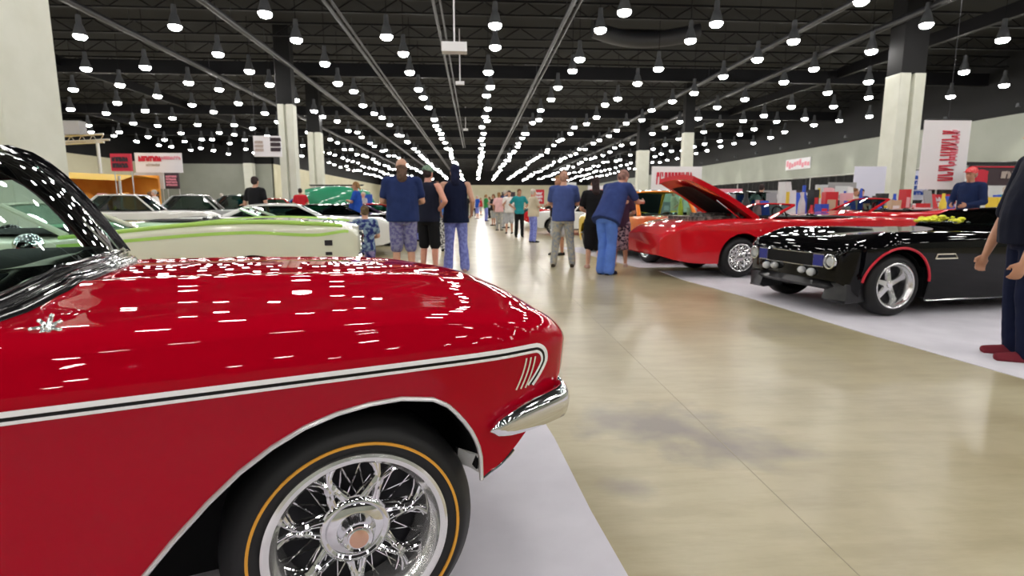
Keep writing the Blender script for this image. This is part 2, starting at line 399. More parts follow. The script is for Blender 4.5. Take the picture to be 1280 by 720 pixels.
CARS = []
def generic_car(name, label, cat, pos, nose, paint_m, near=-1, W=.86, front=.85, wb=2.75, rear=1.0, hood=.90, belt=.88, roof=1.28, cowl=-.75, style='mag', Rt=.32, Rr=.2, roof_m=None, open_top=False, group=None, side_stripe=None, wdepth=.05, glass_m=None, sill=.22, cab=(.45, .95, .5), line=None, nose_drop=.18, no_cab=False, hero_light=True, back_rise=0., crest_add=.02):
    """pos = ground point under the outer face of the near front wheel; nose = heading of the nose (radians from +X)"""
    u = Vector((math.cos(nose), math.sin(nose))); side = Vector((math.sin(nose), -math.cos(nose))) * (-near * -1)
    # local -y is the car's right side; near=-1 means the right side is near
    cen = Vector(pos[:2]) + Vector((-math.sin(nose), math.cos(nose))) * (-near) * (W - .05)
    t = empty(name, (cen.x, cen.y, pos[2] if len(pos) > 2 else 0), nose); tag(t, label, cat, group)
    L = -(wb + rear)
    P = dict(
        bot=interp([(L, .45), (L + .12, .36), (L + .5, sill + .03), (-wb, sill), (0, sill), (front * .55, sill + .02), (front * .85, .30), (front, .36)]),
        sh=interp([(L, belt - .16), (L + .1, belt - .06), (-wb, belt - .03 + back_rise), (-wb * .6, belt - .06), (cowl, belt - .05), (0, hood - .07), (front * .6, hood - .10), (front * .9, hood - nose_drop), (front, hood - nose_drop - .10)]),
        crest=interp([(L, belt - .10), (L + .12, belt - .01), (-wb, belt + .02 + back_rise), (-wb * .55, belt - .01), (cowl, belt), (0, hood + crest_add), (front * .55, hood - .01), (front * .85, hood - nose_drop * .55), (front, hood - nose_drop - .02)]),
        top=interp([(L, belt - .08), (L + .15, belt), (-wb, belt + .03), (cowl, belt + .03), (0, hood + .02), (front * .6, hood), (front * .88, hood - nose_drop * .45), (front, hood - nose_drop)]),
        plan=interp([(L, W * .80), (L + .12, W * .90), (L + .5, W * .98), (-wb, W), (0, W), (front * .5, W * .97), (front * .8, W * .90), (front * .95, W * .82), (front, W * .76)]),
        k=interp([(.15, .93), (.3, .965), (.5, .99), (.68, 1.), (.85, .985), (1.05, .95)]), cr=.84, ns=12, nh=8)
    Rw = Rt + .065
    ar = [arch_poly(0, Rw, sill, cz=Rt), arch_poly(-wb, Rw, sill, cz=Rt)]
    car_shell('body', P, L, front, t, paint_m, .06, ar)
    underbody(t, L + .1, front - .15, W - .08, .18, .5, (0, -wb), Rw)
    for x in (0, -wb):
        for sd in (-1, 1): make_wheel(t, x, sd * (W - .05), sd, Rt, Rr, .22, style, line, 32, depth=wdepth)
    if not no_cab:
        cabin(t, cowl, cowl - cab[0], cowl - cab[0] - cab[1], cowl - cab[0] - cab[1] - cab[2], W * .80, W * .68, belt + .01, roof, roof_m or paint_m, glass_m=glass_m, open_top=open_top)
    # nose: grille, lights, bumper
    zf = hood - nose_drop - .05
    g = MB().box((front + .004, 0, zf - .10), (.03, W * 1.02, .13)); g.build('grille', M['black'], t, False)
    for sd in (-1, 1):
        MB().lathe([(.0, .012), (.05, .008), (.068, 0)], 20, (front + .012, sd * W * .60, zf - .09), 'x').build('headlight', M['lens'], t)
        MB().lathe([(.07, -.01), (.078, .012), (.07, .018), (.064, .004)], 20, (front + .012, sd * W * .60, zf - .09), 'x', True).build('headlight_ring', M['chrome'], t)
    bp = [(front + .03 - .18 * abs(q) ** 3, q * W * .86, zf - .24) for q in [i / 8 - 1 for i in range(17)]]
    MB().tube(bp, .035, 8).build('front_bumper', M['chrome'], t)
    bp = [(L - .02 + .16 * abs(q) ** 3, q * W * .88, belt - .36) for q in [i / 8 - 1 for i in range(17)]]
    MB().tube(bp, .035, 8).build('rear_bumper', M['chrome'], t)
    for sd in (-1, 1): MB().box((L - .004, sd * W * .55, belt - .22), (.03, W * .35, .07)).build('tail_light', M['red_line'], t, False)
    # door seam handle and sill strip
    for sd in (-1, 1):
        MB().tube([(-wb * .66, sd * (side_y(P, -wb * .66, belt - .14) + .012), belt - .14), (-wb * .60, sd * (side_y(P, -wb * .6, belt - .14) + .012), belt - .14)], .009, 6).build('door_handle', M['chrome'], t)
        MB().tube([(-Rw - .03, sd * (side_y(P, -.5, sill) + .004), sill + .005), (-wb + Rw + .03, sd * (side_y(P, -.5, sill) + .004), sill + .005)], .007, 6).build('sill_strip', M['chrome'], t)
    CARS.append((cen.copy(), nose, L - .1, front + .1, W + .3))
    return t, P

# ================================================================== HERO CAR
def hero():
    phi = R(21.6)
    O = Vector((-.299, 1.304, 0)); inward = Vector((-math.sin(phi), math.cos(phi), 0))
    c = O + inward * .70
    t = empty('classic_car', (c.x, c.y, .004), phi)
    tag(t, 'candy red classic coupe in front with gold line wire wheel and white black side stripe', 'car')
    kf = interp([(.15, .68 / .76), (.3, .71 / .76), (.5, .727 / .76), (.66, .742 / .76), (.745, .757 / .76), (.765, .760 / .76), (.79, .757 / .76), (.855, .732 / .76), (.90, .68 / .76)])
    P = dict(
        bot=interp([(-3.9, .5), (-3.6, .30), (-3.2, .24), (-.46, .22), (.325, .42), (.345, .432), (.389, .455), (.44, .51), (.476, .560), (.52, .61), (.552, .648), (.58, .69), (.598, .735), (.606, .757)]),
        sh=interp([(-3.9, .72), (-3.7, .80), (-2.6, .86), (-1.2, .85), (-.4, .858), (.1, .858), (.36, .838), (.46, .812), (.53, .784), (.575, .766), (.598, .758), (.606, .762)]),
        crest=interp([(-3.9, .76), (-3.7, .86), (-2.6, .93), (-1.2, .93), (-.6, .918), (-.3, .912), (0, .903), (.3, .884), (.45, .866), (.53, .846), (.575, .818), (.598, .788), (.606, .770)]),
        top=interp([(-3.9, .78), (-3.7, .88), (-2.6, .94), (-1.2, .96), (-.6, .965), (-.3, .962), (0, .953), (.3, .936), (.46, .912), (.54, .882), (.58, .842), (.598, .80), (.606, .775)]),
        plan=interp([(-3.9, .60), (-3.7, .70), (-3.2, .75), (-2, .765), (-.6, .762), (.2, .76), (.36, .757), (.44, .745), (.50, .724), (.55, .690), (.58, .650), (.598, .60), (.606, .54)]),
        k=kf, cr=.775, ns=22, nh=22, sharp=60)
    def ridge(s, y):
        a = max(0., min(1., (.52 - s) / .25)); b = 1 if s > -1 else 0
        y = abs(y)
        r = .010 * math.exp(-((y - .30) / .035) ** 2) - .006 * math.exp(-((y - .50) / .05) ** 2)
        return r * a * b
    P['ridge'] = ridge
    stretch = lambda s: s if s < .40 else .40 + (s - .40) * 1.22
    for key in ('bot', 'sh', 'crest', 'top', 'plan'):
        P[key] = (lambda f: (lambda s: f(s if s < .40 else .40 + (s - .40) / 1.22)))(P[key])
    arch = [(-.60, .20), (-.52, .295), (-.44, .387), (-.393, .441), (-.32, .516), (-.254, .575), (-.186, .621), (-.117, .656), (-.046, .678), (.028, .690), (.105, .692), (.185, .677), (.225, .653), (.248, .628), (.272, .598), (.291, .569), (.303, .545), (.313, .52), (.320, .49), (.324, .42)]
    rear = [(a - 2.75, z) for a, z in arch_poly(0, .37, .22, cz=.318)]
    # the shell ends at the cowl; behind it the doors and tail, and the cabin sits on top
    P_front = P
    body = car_shell('body', P, -3.9, stretch(.606), t, M['red'], .02, [arch, rear], extra=[stretch(v) for v in [.35, .37, .41, .43, .45, .47, .49, .505, .515, .525, .535, .545, .555, .562, .57, .576, .582, .587, .591, .595, .598, .601, .604]])
    # inner wheel housing and floor
    b = MB()
    for sd in (-1, 1):
        rg = [[(s * 1.0 - (.0 if yy > .6 else .0), sd * yy, z + .012) for s, z in arch] for yy in (.30, .715)]
        b.rings(rg, False, False); b.box((-.22, sd * .28, .40), (1.10, .02, .64)).box((.322, sd * .485, .565), (.01, .43, .25)).box((.322, sd * .41, .41), (.01, .26, .22))
    b.box((-1.7, 0, .35), (2.15, 1.38, .3)).box((-3.4, 0, .42), (.6, 1.2, .2)).box((-2.75, 0, .5), (.8, .8, .2))
    b.build('underbody', M['black'], t, False)
    # polished lips of the two front arches
    for sd in (-1, 1):
        pth = [(s, sd * (side_y(P, s, z) + .003), z - .002) for s, z in arch[1:]]
        MB().tube(pth, .0062, 8).build('arch_trim', M['trim_silver'], t)
        pth = [(s, sd * (side_y(P, s, z) + .003), z - .002) for s, z in rear]
        MB().tube(pth, .006, 6).build('arch_trim', M['trim_silver'], t)
        # white plate standing in for carpet seen past the arch, strip under the valance
        pl = MB().add([(.300, sd * .700, .487), (.324, sd * .716, .487), (.326, sd * .716, .43), (.318, sd * .66, .425), (.29, sd * .62, .43), (.285, sd * .65, .487)], [(0, 1, 2, 3, 4, 5)])
        pl.build('carpet_standin_plate', M['white_paint'], t, False)
        low = [(s, sd * (side_y(P, s, P['bot'](s)) - .001), P['bot'](s) - .003) for s in [.325 + .011 * i for i in range(10)]]
        MB().tube(low, .005, 6).build('valance_strip', M['chrome'], t)
    # stripes
    for sd in (-1, 1):
        def path(o, far=-3.5):
            """o: offset of the band above (+) the stripe's middle line; turned corner at the nose"""
            r = .038 + o; out = []
            s = far
            while s < .468: out.append((s, .768 + o + (0 if s < .3 else .002 * (s - .3) / .15))); s += .02 if s > -.75 else .12
            cx, cz = .474, .770 - .038
            for i in range(1, 10):
                a = PI / 2 - R(96) * i / 9; out.append((cx + r * math.cos(a) * 1.0, cz + r * math.sin(a)))
            x, z = out[-1]
            for i in range(1, 7): out.append((x - .0042 * i - .0005 * i * i, z - .0105 * i))
            return out
        ribbon('white_stripe', P, path(.0085), lambda q: .0125, M['white'], t, sd)
        ribbon('black_stripe', P, path(0), .0075, M['blacksatin'], t, sd, .0022)
        ribbon('white_stripe', P, path(-.0075), .0075, M['white'], t, sd)
        for x in (.440, .455, .470):
            ribbon('nose_louvre', P, [(x + .008 - .0008 * i - .0003 * i * i, .748 - .011 * i) for i in range(9)], .0052, M['ivory'], t, sd, .0025)
    # chrome bumper: bladed end wrapping round the corner
    hs = [-.0355, -.030, -.018, 0, .016, .026, .030]
    bl = []
    for i in range(61):
        q = i / 60 * 2 - 1                                   # -1 near tip ... +1 far tip
        a = abs(q)
        if a > .62:                                          # side wing
            f = (a - .62) / .38; s = .572 - .235 * f ** 1.05; y = .715 + .030 * f; zc = .604 - .040 * f; h = (1 - f ** 2.6) ** .5 * 1.15 + .03
            n = Vector((.12 + .45 * (1 - f) ** 2, 1, 0)).normalized()
        else:
            f = a / .62; ang = f ** 5; s = .622 - .05 * ang; y = .715 * f ** .9 if f < 1 else .715; zc = .604; h = 1.15
            n = Vector((1, .1 + 1.2 * f ** 6, 0)).normalized()
        y = y * (1 if q > 0 else -1); n.y *= (1 if q > 0 else -1)
        row = []
        for k in range(12):
            th = 2 * PI * k / 12
            row.append(Vector((s, y, zc)) + n * (.006 + .024 * math.cos(th) * h ** .5) * 1.0 + Vector((0, 0, .041 * h * math.sin(th))))
        bl.append(row)
    MB().rings(bl, True, True).build('front_bumper', M['chrome'], t, sharp=80)
    bp = [(-3.93 + .16 * abs(q) ** 3, q * .72, .56) for q in [i / 8 - 1 for i in range(17)]]
    MB().tube(bp, .045, 10).build('rear_bumper', M['chrome'], t)
    MB().box((.604, 0, .76), (.03, 1.0, .05)).build('grille', M['black'], t, False)
    MB().box((.54, 0, .66), (.08, 1.15, .14)).build('grille_surround', M['dark_metal'], t, False)
    for sd in (-1, 1):
        MB().lathe([(0, .02), (.04, .015), (.055, 0)], 24, (.585, sd * .48, .70), 'x').build('headlight', M['lens'], t)
        MB().box((-3.9, sd * .42, .66), (.03, .3, .09)).build('tail_light', M['red_line'], t, False)
    # wheels
    for x in (0, -2.75):
        for sd in (-1, 1): make_wheel(t, x, sd * .70, sd, .318, .226, .20, 'wire', (.258, .0042, M['gold_line']), 48, hero=True)
    # chrome star emblem on the fender crest
    for sd in (-1, 1):
        e = MB()
        for i in range(7):
            a = 2 * PI * i / 7 + .5; d = Vector((math.cos(a), 0, math.sin(a)))
            e.cap(d * .008, .006, d * .021 * (1.25 if i % 2 else 1), .0045, 8)
            e.ell(d * .024 * (1.2 if i % 2 else 1), (.0055, .0045, .0055), 8, 6)
        e.ell((0, 0, 0), (.010, .008, .010), 12, 8)
        eo = e.build('star_emblem', M['bright_rim'], t); eo.location = (-.575, sd * .660, .914); eo.scale = (.9, .9, .9); eo.rotation_euler = (R(-38) * -sd, 0, 0)
    # hood shut line and rear edge: cowl
    def cowl(y): return -.555 - .085 * (y / .6) ** 2 + .05 * y
    def gbase(y): return -.605 - .085 * (y / .6) ** 2 + .05 * y
    ys = [-.62 + 1.24 * i / 24 for i in range(25)]
    def hz(s, y):
        sec = section(s, P); 
        for (y0, z0), (y1, z1) in zip(sec, sec[1:]):
            if y1 <= abs(y) <= y0: return z1 + (z0 - z1) * (abs(y) - y1) / max(1e-6, y0 - y1)
        return sec[-1][1]
    rows = []
    for q, dz, ds in ((0, .001, 0), (.12, .010, 0), (.35, .016, 0), (.5, .006, 0), (.62, .026, 0), (1., .040, 0), (1.35, .046, 0), (3.2, .04, 0)):
        rows.append([(cowl(y) + (gbase(y) - cowl(y)) * q, y, hz(cowl(y), y) + dz) for y in ys])
    MB().rings(rows, False, False).build('cowl_panel', M['blacksatin'], t, sharp=80)
    for y0 in (-.45, .12):
        MB().tube([(cowl(y0) - .035, y0, hz(cowl(y0), y0) + .028), (cowl(y0 + .2) - .03, y0 + .2, hz(cowl(y0 + .2), y0 + .2) + .036), (cowl(y0 + .42) - .028, y0 + .42, hz(cowl(y0 + .42), y0 + .42) + .034)], .005, 6).build('wiper', M['chrome'], t)
    for q in range(3):
        MB().tube([(cowl(y) - .010 - .012 * q, y, hz(cowl(y), y) + .014 + .006 * q) for y in ys[2:-2]], .0022, 6).build('cowl_trim', M['chrome'], t)
    # windshield, pillars, roof
    zt = 1.315
    def wl(q, y): # q 0 base .. 1 header
        b = gbase(y); tp = -.90 - .05 * (y / .56) ** 2 + .05 * y
        s = b + (tp - b) * q; z0 = hz(cowl(y), y) + .040; z = z0 + (zt + .012 * (1 - (y / .6) ** 2) - z0) * math.sin(q * PI / 2 * .92) / math.sin(PI / 2 * .92)
        return (s, y * (1 - .10 * q), z)
    gr = [[wl(q / 8, y) for y in ys] for q in range(9)]
    MB().rings(gr, False, False).build('windshield', M['glass'], t)
    for sd in (0, -1):
        pl = MB()
        sg = -1 if sd == 0 else 1
        edge = [Vector(r[sd]) for r in gr]
        rg = []
        back = [(-1.02, zt), (-1.25, zt + .012), (-1.6, zt + .01)]
        path = edge + [Vector((s, sg * .555, z - .01)) for s, z in back]
        for i, p in enumerate(path):
            tt = (path[min(i + 1, len(path) - 1)] - path[max(0, i - 1)]).normalized(); o = Vector((0, sg, 0)); u = tt.cross(o).normalized()
            w = .068
            rg.append([p + u * (w * math.cos(th)) * .9 + o * (.035 * math.sin(th)) + Vector((-.022, 0, -.012)) for th in [2 * PI * k / 12 for k in range(12)]])
        pl.rings(rg)
        pl.build('pillar', M['vinyl'], t)
    for sd in (0, -1):
        sg = -1 if sd == 0 else 1
        MB().tube([Vector(r[sd]) + Vector((.014, -sg * .004, .024)) for r in gr] + [Vector((-1.1, sg * .55, zt + .035)), Vector((-1.5, sg * .55, zt + .045))], .005, 6).build('drip_rail', M['chrome'], t)
        MB().tube([Vector(r[sd]) + Vector((.004, -sg * .035, .0)) for r in gr], .004, 6).build('windshield_trim', M['chrome'], t)
    MB().tube([Vector(p) + Vector((.0, 0, .0)) for p in gr[-1]], .020, 8).build('header_bar', M['vinyl'], t)
    MB().tube([Vector(p) + Vector((.008, 0, .004)) for p in gr[0]], .0045, 6).build('windshield_trim', M['chrome'], t)
    rf = []
    for i in range(17):
        q = i / 16; s = -.93 - 1.05 * q; w = .55
        zz = zt + .045 * math.sin(PI * min(1, q * 1.1 + .05)) * 1 - (.10 * max(0, q - .75) / .25 if q > .75 else 0)
        rf.append([(s - .05 * (y / .6) ** 2 * (1 - q), y * w / .62, zz - .03 * abs(y / .62) ** 4) for y in ys])
    MB().rings(rf, False, False).build('roof', M['vinyl'], t)
    bk = [rf[-1], [(-2.45, y * .6 / .62, .955) for y in ys]]
    MB().rings(bk, False, False).build('rear_window', M['glass'], t)
    for sg in (-1, 1):
        MB().add([(-1.75, sg * .555, zt + .0), (-1.98, sg * .555, zt - .08), (-2.5, sg * .62, .95), (-2.15, sg * .64, .95)], [(0, 1, 2, 3)]).build('quarter_panel', M['vinyl'], t, False)
    # cabin: dash, seats, steering wheel, mirror
    MB().rings([[(-.80 - 1.55 * i / 12, y, hz(-.80 - 1.55 * i / 12, y) + .007) for y in [-.60 + 1.2 * k / 16 for k in range(17)]] for i in range(13)], False, False).build('interior', M['black'], t)
    MB().box((-.86, 0, .93), (.28, 1.16, .13)).build('dashboard', M['black'], t, False)
    for y in (-.32, .32):
        s_ = MB().box((-1.55, y, .72), (.5, .5, .16)).box((-1.80, y, .95), (.14, .48, .42)); so = s_.build('seat', M['black'], t, False)
        bv = so.modifiers.new('b', 'BEVEL'); bv.width = .04; bv.segments = 3
    st = MB().lathe([(.185 + .012 * math.cos(a), .012 * math.sin(a)) for a in [2 * PI * j / 10 for j in range(10)]], 40, closed=True)
    st.box((0, 0, 0), (.36, .03, .015)).lathe([(0, .03), (.04, .02), (.045, -.02), (0, -.03)], 16)
    st.tube([(0, 0, -.02), (0, 0, -.35)], .02)
    w = st.build('steering_wheel', M['black'], t); w.location = (-1.16, .30, 1.0); w.rotation_euler = (0, R(-62), 0)
    MB().ell((0, 0, 0), (.02, .11, .035), 16, 8).build('rear_view_mirror', M['black'], t).location = (-.90, 0, 1.21)
    for sg in (-1, 1):
        mm = MB().ell((-1.0, sg * .80, .99), (.05, .07, .05), 16, 10).tube([(-.98, sg * .74, .90), (-1.0, sg * .79, .97)], .012, 8).build('side_mirror', M['chrome'], t)
hero()
#MORE
# ================================================================== CAMERA
F_PX = 690.; PITCH = R(8.65); YAW = R(3.8); H = 1.16
cam = bpy.data.cameras.new('camera'); co = bpy.data.objects.new('camera', cam); COL.objects.link(co)
cam.sensor_width = 36; cam.lens = F_PX * 36 / 1280; cam.clip_end = 500; cam.clip_start = .02
co.location = (0, 0, H); co.rotation_euler = (PI / 2 - PITCH, 0, -YAW)
cam.dof.use_dof = True; cam.dof.focus_distance = 1.6; cam.dof.aperture_fstop = 5.0
scene.camera = co
scene.view_settings.view_transform = 'Standard'; scene.view_settings.look = 'None'; scene.view_settings.gamma = 1
scene.view_settings.use_curve_mapping = False; scene.view_settings.exposure = 0.38
w = bpy.data.worlds.new('world'); scene.world = w; w.use_nodes = True
w.node_tree.nodes['Background'].inputs[0].default_value = (.5, .55, .6, 1); w.node_tree.nodes['Background'].inputs[1].default_value = .02
_fw = Vector((math.sin(YAW) * math.cos(PITCH), math.cos(YAW) * math.cos(PITCH), -math.sin(PITCH)))
_rt = Vector((math.cos(YAW), -math.sin(YAW), 0)); _up = _rt.cross(_fw)
def ray(x, y): return _fw + _rt * (x - 640) / F_PX - _up * (y - 360) / F_PX
def ground(x, y, z=0.):
    d = ray(x, y); k = (z - H) / d.z; return Vector((d.x * k, d.y * k, z))
def at_depth(x, y, Y):
    d = ray(x, y); k = Y / d.y; return Vector((d.x * k, Y, H + d.z * k))

# ================================================================== HALL
XL, XR, YB, YF = -52., 39.5, -24., 195.
def struct(o): o['kind'] = 'structure'; return o
def slab(name, c, d, m): return struct(MB().box(c, d).build(name, m, None, False))
# polished, stained concrete
m = bpy.data.materials.new('polished_concrete'); m.use_nodes = True; nt = m.node_tree; b = nt.nodes['Principled BSDF']; N = nt.nodes.new; Lk = nt.links.new
tc = N('ShaderNodeTexCoord')
n1 = N('ShaderNodeTexNoise'); n1.inputs['Scale'].default_value = .55; n1.inputs['Detail'].default_value = 6; n1.inputs['Roughness'].default_value = .6
n2 = N('ShaderNodeTexNoise'); n2.inputs['Scale'].default_value = 1.7; n2.inputs['Detail'].default_value = 5; n2.inputs['Distortion'].default_value = 0.
n3 = N('ShaderNodeTexNoise'); n3.inputs['Scale'].default_value = 28.; n3.inputs['Detail'].default_value = 3
for n in (n1, n2, n3): Lk(tc.outputs['Object'], n.inputs['Vector'])
r1 = N('ShaderNodeValToRGB'); r1.color_ramp.elements[0].color = (.36, .305, .17, 1); r1.color_ramp.elements[1].color = (.53, .475, .315, 1)
r1.color_ramp.elements[0].position = .30; r1.color_ramp.elements[1].position = .68; Lk(n1.outputs['Fac'], r1.inputs['Fac'])
r2 = N('ShaderNodeValToRGB'); r2.color_ramp.elements[0].color = (.72, .68, .62, 1); r2.color_ramp.elements[1].color = (1, 1, 1, 1); r2.color_ramp.interpolation = 'EASE'
r2.color_ramp.elements[0].position = .25; r2.color_ramp.elements[1].position = .62; Lk(n2.outputs['Fac'], r2.inputs['Fac'])
mx = N('ShaderNodeMix'); mx.data_type = 'RGBA'; mx.blend_type = 'MULTIPLY'; mx.inputs[0].default_value = .6; Lk(r1.outputs['Color'], mx.inputs['A']); Lk(r2.outputs['Color'], mx.inputs['B'])
n5 = N('ShaderNodeTexNoise'); n5.inputs['Scale'].default_value = 5.; n5.inputs['Detail'].default_value = 8; Lk(tc.outputs['Object'], n5.inputs['Vector'])
st_ = N('ShaderNodeMapping'); st_.inputs['Rotation'].default_value = (0, 0, R(62)); st_.inputs['Scale'].default_value = (1.1, 6, 1); Lk(tc.outputs['Object'], st_.inputs['Vector'])
n4 = N('ShaderNodeTexNoise'); n4.inputs['Scale'].default_value = 1.6; n4.inputs['Detail'].default_value = 6; n4.inputs['Roughness'].default_value = .65; Lk(st_.outputs[0], n4.inputs['Vector'])
r4 = N('ShaderNodeValToRGB'); r4.color_ramp.elements[0].position = .36; r4.color_ramp.elements[1].position = .56; r4.color_ramp.elements[0].color = (.74, .70, .63, 1); r4.color_ramp.elements[1].color = (1, 1, 1, 1); Lk(n4.outputs['Fac'], r4.inputs['Fac'])
mz = N('ShaderNodeMix'); mz.data_type = 'RGBA'; mz.blend_type = 'MULTIPLY'; mz.inputs[0].default_value = .5; Lk(mx.outputs['Result'], mz.inputs['A']); Lk(r4.outputs['Color'], mz.inputs['B'])
mx = mz
# a few dark scuffed patches of tyre rubber
scuff = None
prev = mx.outputs['Result']
for (cx, cy, ra, rb, k) in ((.95, 2.75, .5, .36, .9), (1.25, 2.45, .42, .26, .9), (2.9, 4.9, .6, .6, .4), (.62, 2.1, .15, .12, .6)):
    mp = N('ShaderNodeMapping'); mp.inputs['Location'].default_value = (-cx / ra, -cy / rb, 0); mp.inputs['Scale'].default_value = (1 / ra, 1 / rb, 1)
    Lk(tc.outputs['Object'], mp.inputs['Vector'])
    ln = N('ShaderNodeVectorMath'); ln.operation = 'LENGTH'; Lk(mp.outputs[0], ln.inputs[0])
    ad = N('ShaderNodeMath'); ad.operation = 'ADD'; Lk(ln.outputs['Value'], ad.inputs[0])
    ml = N('ShaderNodeMath'); ml.operation = 'MULTIPLY'; ml.inputs[1].default_value = 1.5; Lk(n5.outputs['Fac'], ml.inputs[0]); Lk(ml.outputs[0], ad.inputs[1])
    rp = N('ShaderNodeValToRGB'); rp.color_ramp.elements[0].position = .0; rp.color_ramp.elements[1].position = 1.; rp.color_ramp.elements[0].color = (k, k, k, 1); rp.color_ramp.elements[1].color = (0, 0, 0, 1)
    mr = N('ShaderNodeMapRange'); mr.inputs['From Min'].default_value = .9; mr.inputs['From Max'].default_value = 1.75; Lk(ad.outputs[0], mr.inputs['Value']); Lk(mr.outputs[0], rp.inputs['Fac'])
    m2 = N('ShaderNodeMix'); m2.data_type = 'RGBA'; Lk(rp.outputs['Color'], m2.inputs[0]); print('scuff', k); Lk(prev, m2.inputs['A']); m2.inputs['B'].default_value = (.20, .17, .15, 1); prev = m2.outputs['Result']
Lk(prev, b.inputs['Base Color'])
rr = N('ShaderNodeMapRange'); rr.inputs['To Min'].default_value = .24; rr.inputs['To Max'].default_value = .34; Lk(n5.outputs['Fac'], rr.inputs['Value']); b.inputs['Roughness'].default_value = .28
bp = N('ShaderNodeBump'); bp.inputs['Strength'].default_value = .0; bp.inputs['Distance'].default_value = .01; Lk(n1.outputs['Fac'], bp.inputs['Height']); Lk(bp.outputs[0], b.inputs['Normal'])
b.inputs['Specular IOR Level'].default_value = .6
M['concrete'] = m
slab('floor', ((XL + XR) / 2, (YB + YF) / 2, -.1), (XR - XL, YF - YB, .2), M['concrete'])
# saw joints
jb = MB()
for x in (1.2, 7.3, -5., 13.4): jb.box((x, 80, .0004), (.004, 200, .0008))
for k in range(11): jb.box((0, .2 + 6.1 * k, .0004), (70, .004, .0008))
M['joint'] = mat('floor_joint', (.33, .29, .20), .5)
struct(jb.build('trim_1', M['joint'], None, False))
M['wall'] = noisy('cool_grey_wall', (.34, .36, .31), (.38, .40, .35), .4, .8)
M['wallb'] = noisy('beige_wall', (.66, .62, .44), (.72, .68, .50), .4, .8)
M['ceil'] = noisy('black_painted_ceiling', (.001, .0011, .0018), (.002, .002, .0035), .5, .8)
M['beam'] = mat('dark_painted_beam', (.0035, .0035, .0055), .6, spec=.25)
M['pipe'] = mat('grey_pipe', (.028, .029, .035), .5)
M['column'] = noisy('painted_concrete_column', (.66, .67, .58), (.72, .73, .65), 1.2, .7)
ZW = 7.65; ZC = 12.6
slab('wall_right', (XR + .2, (YB + YF) / 2, ZW / 2), (.4, YF - YB, ZW), M['wall'])
slab('wall_left', (XL - .2, (YB + YF) / 2, ZW / 2), (.4, YF - YB, ZW), M['wallb'])
slab('wall_far', ((-33 + XR) / 2, YF + .2, ZW / 2), (XR + 33, .4, ZW), M['wallb'])
slab('wall_left_far', ((XL - 33) / 2, 95.2, ZW / 2), (19, .4, ZW), M['wall'])
slab('wall_inner', (-33, 145, ZW / 2), (.4, 100, ZW), M['wallb'])
slab('wall_back', ((XL + XR) / 2, YB - .2, ZW / 2), (XR - XL, .4, ZW), M['wall'])
for i, (c, d) in enumerate((((XR + .2, (YB + YF) / 2), (.4, YF - YB)), ((XL - .2, (YB + YF) / 2), (.4, YF - YB)), (((-33 + XR) / 2, YF + .2), (XR + 33, .4)), (((XL - 33) / 2, 95.2), (19, .4)), ((-33, 145), (.4, 100)), (((XL + XR) / 2, YB - .2), (XR - XL, .4)))):
    slab('trim_%d' % (i + 2), (c[0], c[1], (ZW + ZC) / 2), (d[0], d[1], ZC - ZW), M['ceil'])
slab('ceiling', ((XL + XR) / 2, (YB + YF) / 2, ZC + .1), (XR - XL, YF - YB, .2), M['ceil'])
# roof steel: joists across, girders along
jo = MB()
for k in range(46):
    y = -8 + 4.4 * k
    jo.box(((XL + XR) / 2, y, 11.9), (XR - XL, .22, .10)); jo.box(((XL + XR) / 2, y, 11.2), (XR - XL, .22, .08))
    if k < 22:
        n = 40
        for i in range(n):
            x0 = XL + (XR - XL) * i / n; x1 = XL + (XR - XL) * (i + 1) / n; xm = (x0 + x1) / 2
            jo.tube([(x0, y, 11.9), (xm, y, 11.2), (x1, y, 11.9)], .035, 4, caps=False)
struct(jo.build('trim_8', M['beam'], None, False))
gi = MB()
for x in (-41, -28.5, 27.5): gi.box((x, 85, 10.9), (.35, 210, .7))
for y in (24, 42, 60, 78, 96, 114): gi.box(((XL + XR) / 2, y, 10.6), (XR - XL, .4, .9))
struct(gi.build('trim_9', M['beam'], None, False))
# long ceiling pipes and ducts
for (x, z, r, y0, y1, lab) in ((-6.6, 10.1, .09, 4, 150, 'grey twin ceiling pipe running over the left side of the aisle'),
                          (4.5, 10.1, .10, 4, 150, 'grey twin ceiling pipe running over the right side of the aisle'),
                          (-12., 10.1, .16, 6, 150, 'thick dark ceiling pipe between the aisle and the left columns'),
                          (-18., 10.1, .16, 8, 150, 'thick dark ceiling pipe nearest the big left column'),
                          (-1.75, 10.0, .07, 6, 90, 'thin ceiling pipe above the aisle carrying small white boxes'),
                          (17., 10.1, .14, 8, 150, 'dark ceiling pipe over the right car row, inner one of two'),
                          (21., 10.1, .16, 10, 150, 'dark ceiling pipe over the right car row, outer one of two')):
    p = MB().tube([(x, y0, z), (x, y1, z)], r, 10)
    if r < .12: p.tube([(x + .3, y0, z), (x + .3, y1, z)], r * .7, 8)
    for k in range(int((min(y1, 100) - y0) / 4.4)): p.tube([(x, y0 + 4.4 * k + 2, z), (x, y0 + 4.4 * k + 2, 11.2)], .015, 4)
    tag(p.build('ceiling_pipe', M['pipe']), lab, 'pipe')
M['box_white'] = mat('white_box_plastic', (.75, .75, .78), .4)
for (x, y, Y, s, lab) in ((568, 60, 20, .85, 'white rectangular speaker box hanging over the aisle'), (575, 104, 34, .5, 'small white junction box on the thin aisle pipe'), (582, 162, 60, .5, 'smallest farthest white box on the thin aisle pipe')):
    p = at_depth(x, y, Y); q = MB().box(p, (s, s * .5, s * .36)); q.tube([p + Vector((0, 0, s * .1)), (p.x, p.y, 11.2)], .03, 6)
    tag(q.build('ceiling_speaker', M['box_white'], None, False), lab, 'speaker')
du = MB(); rg = []
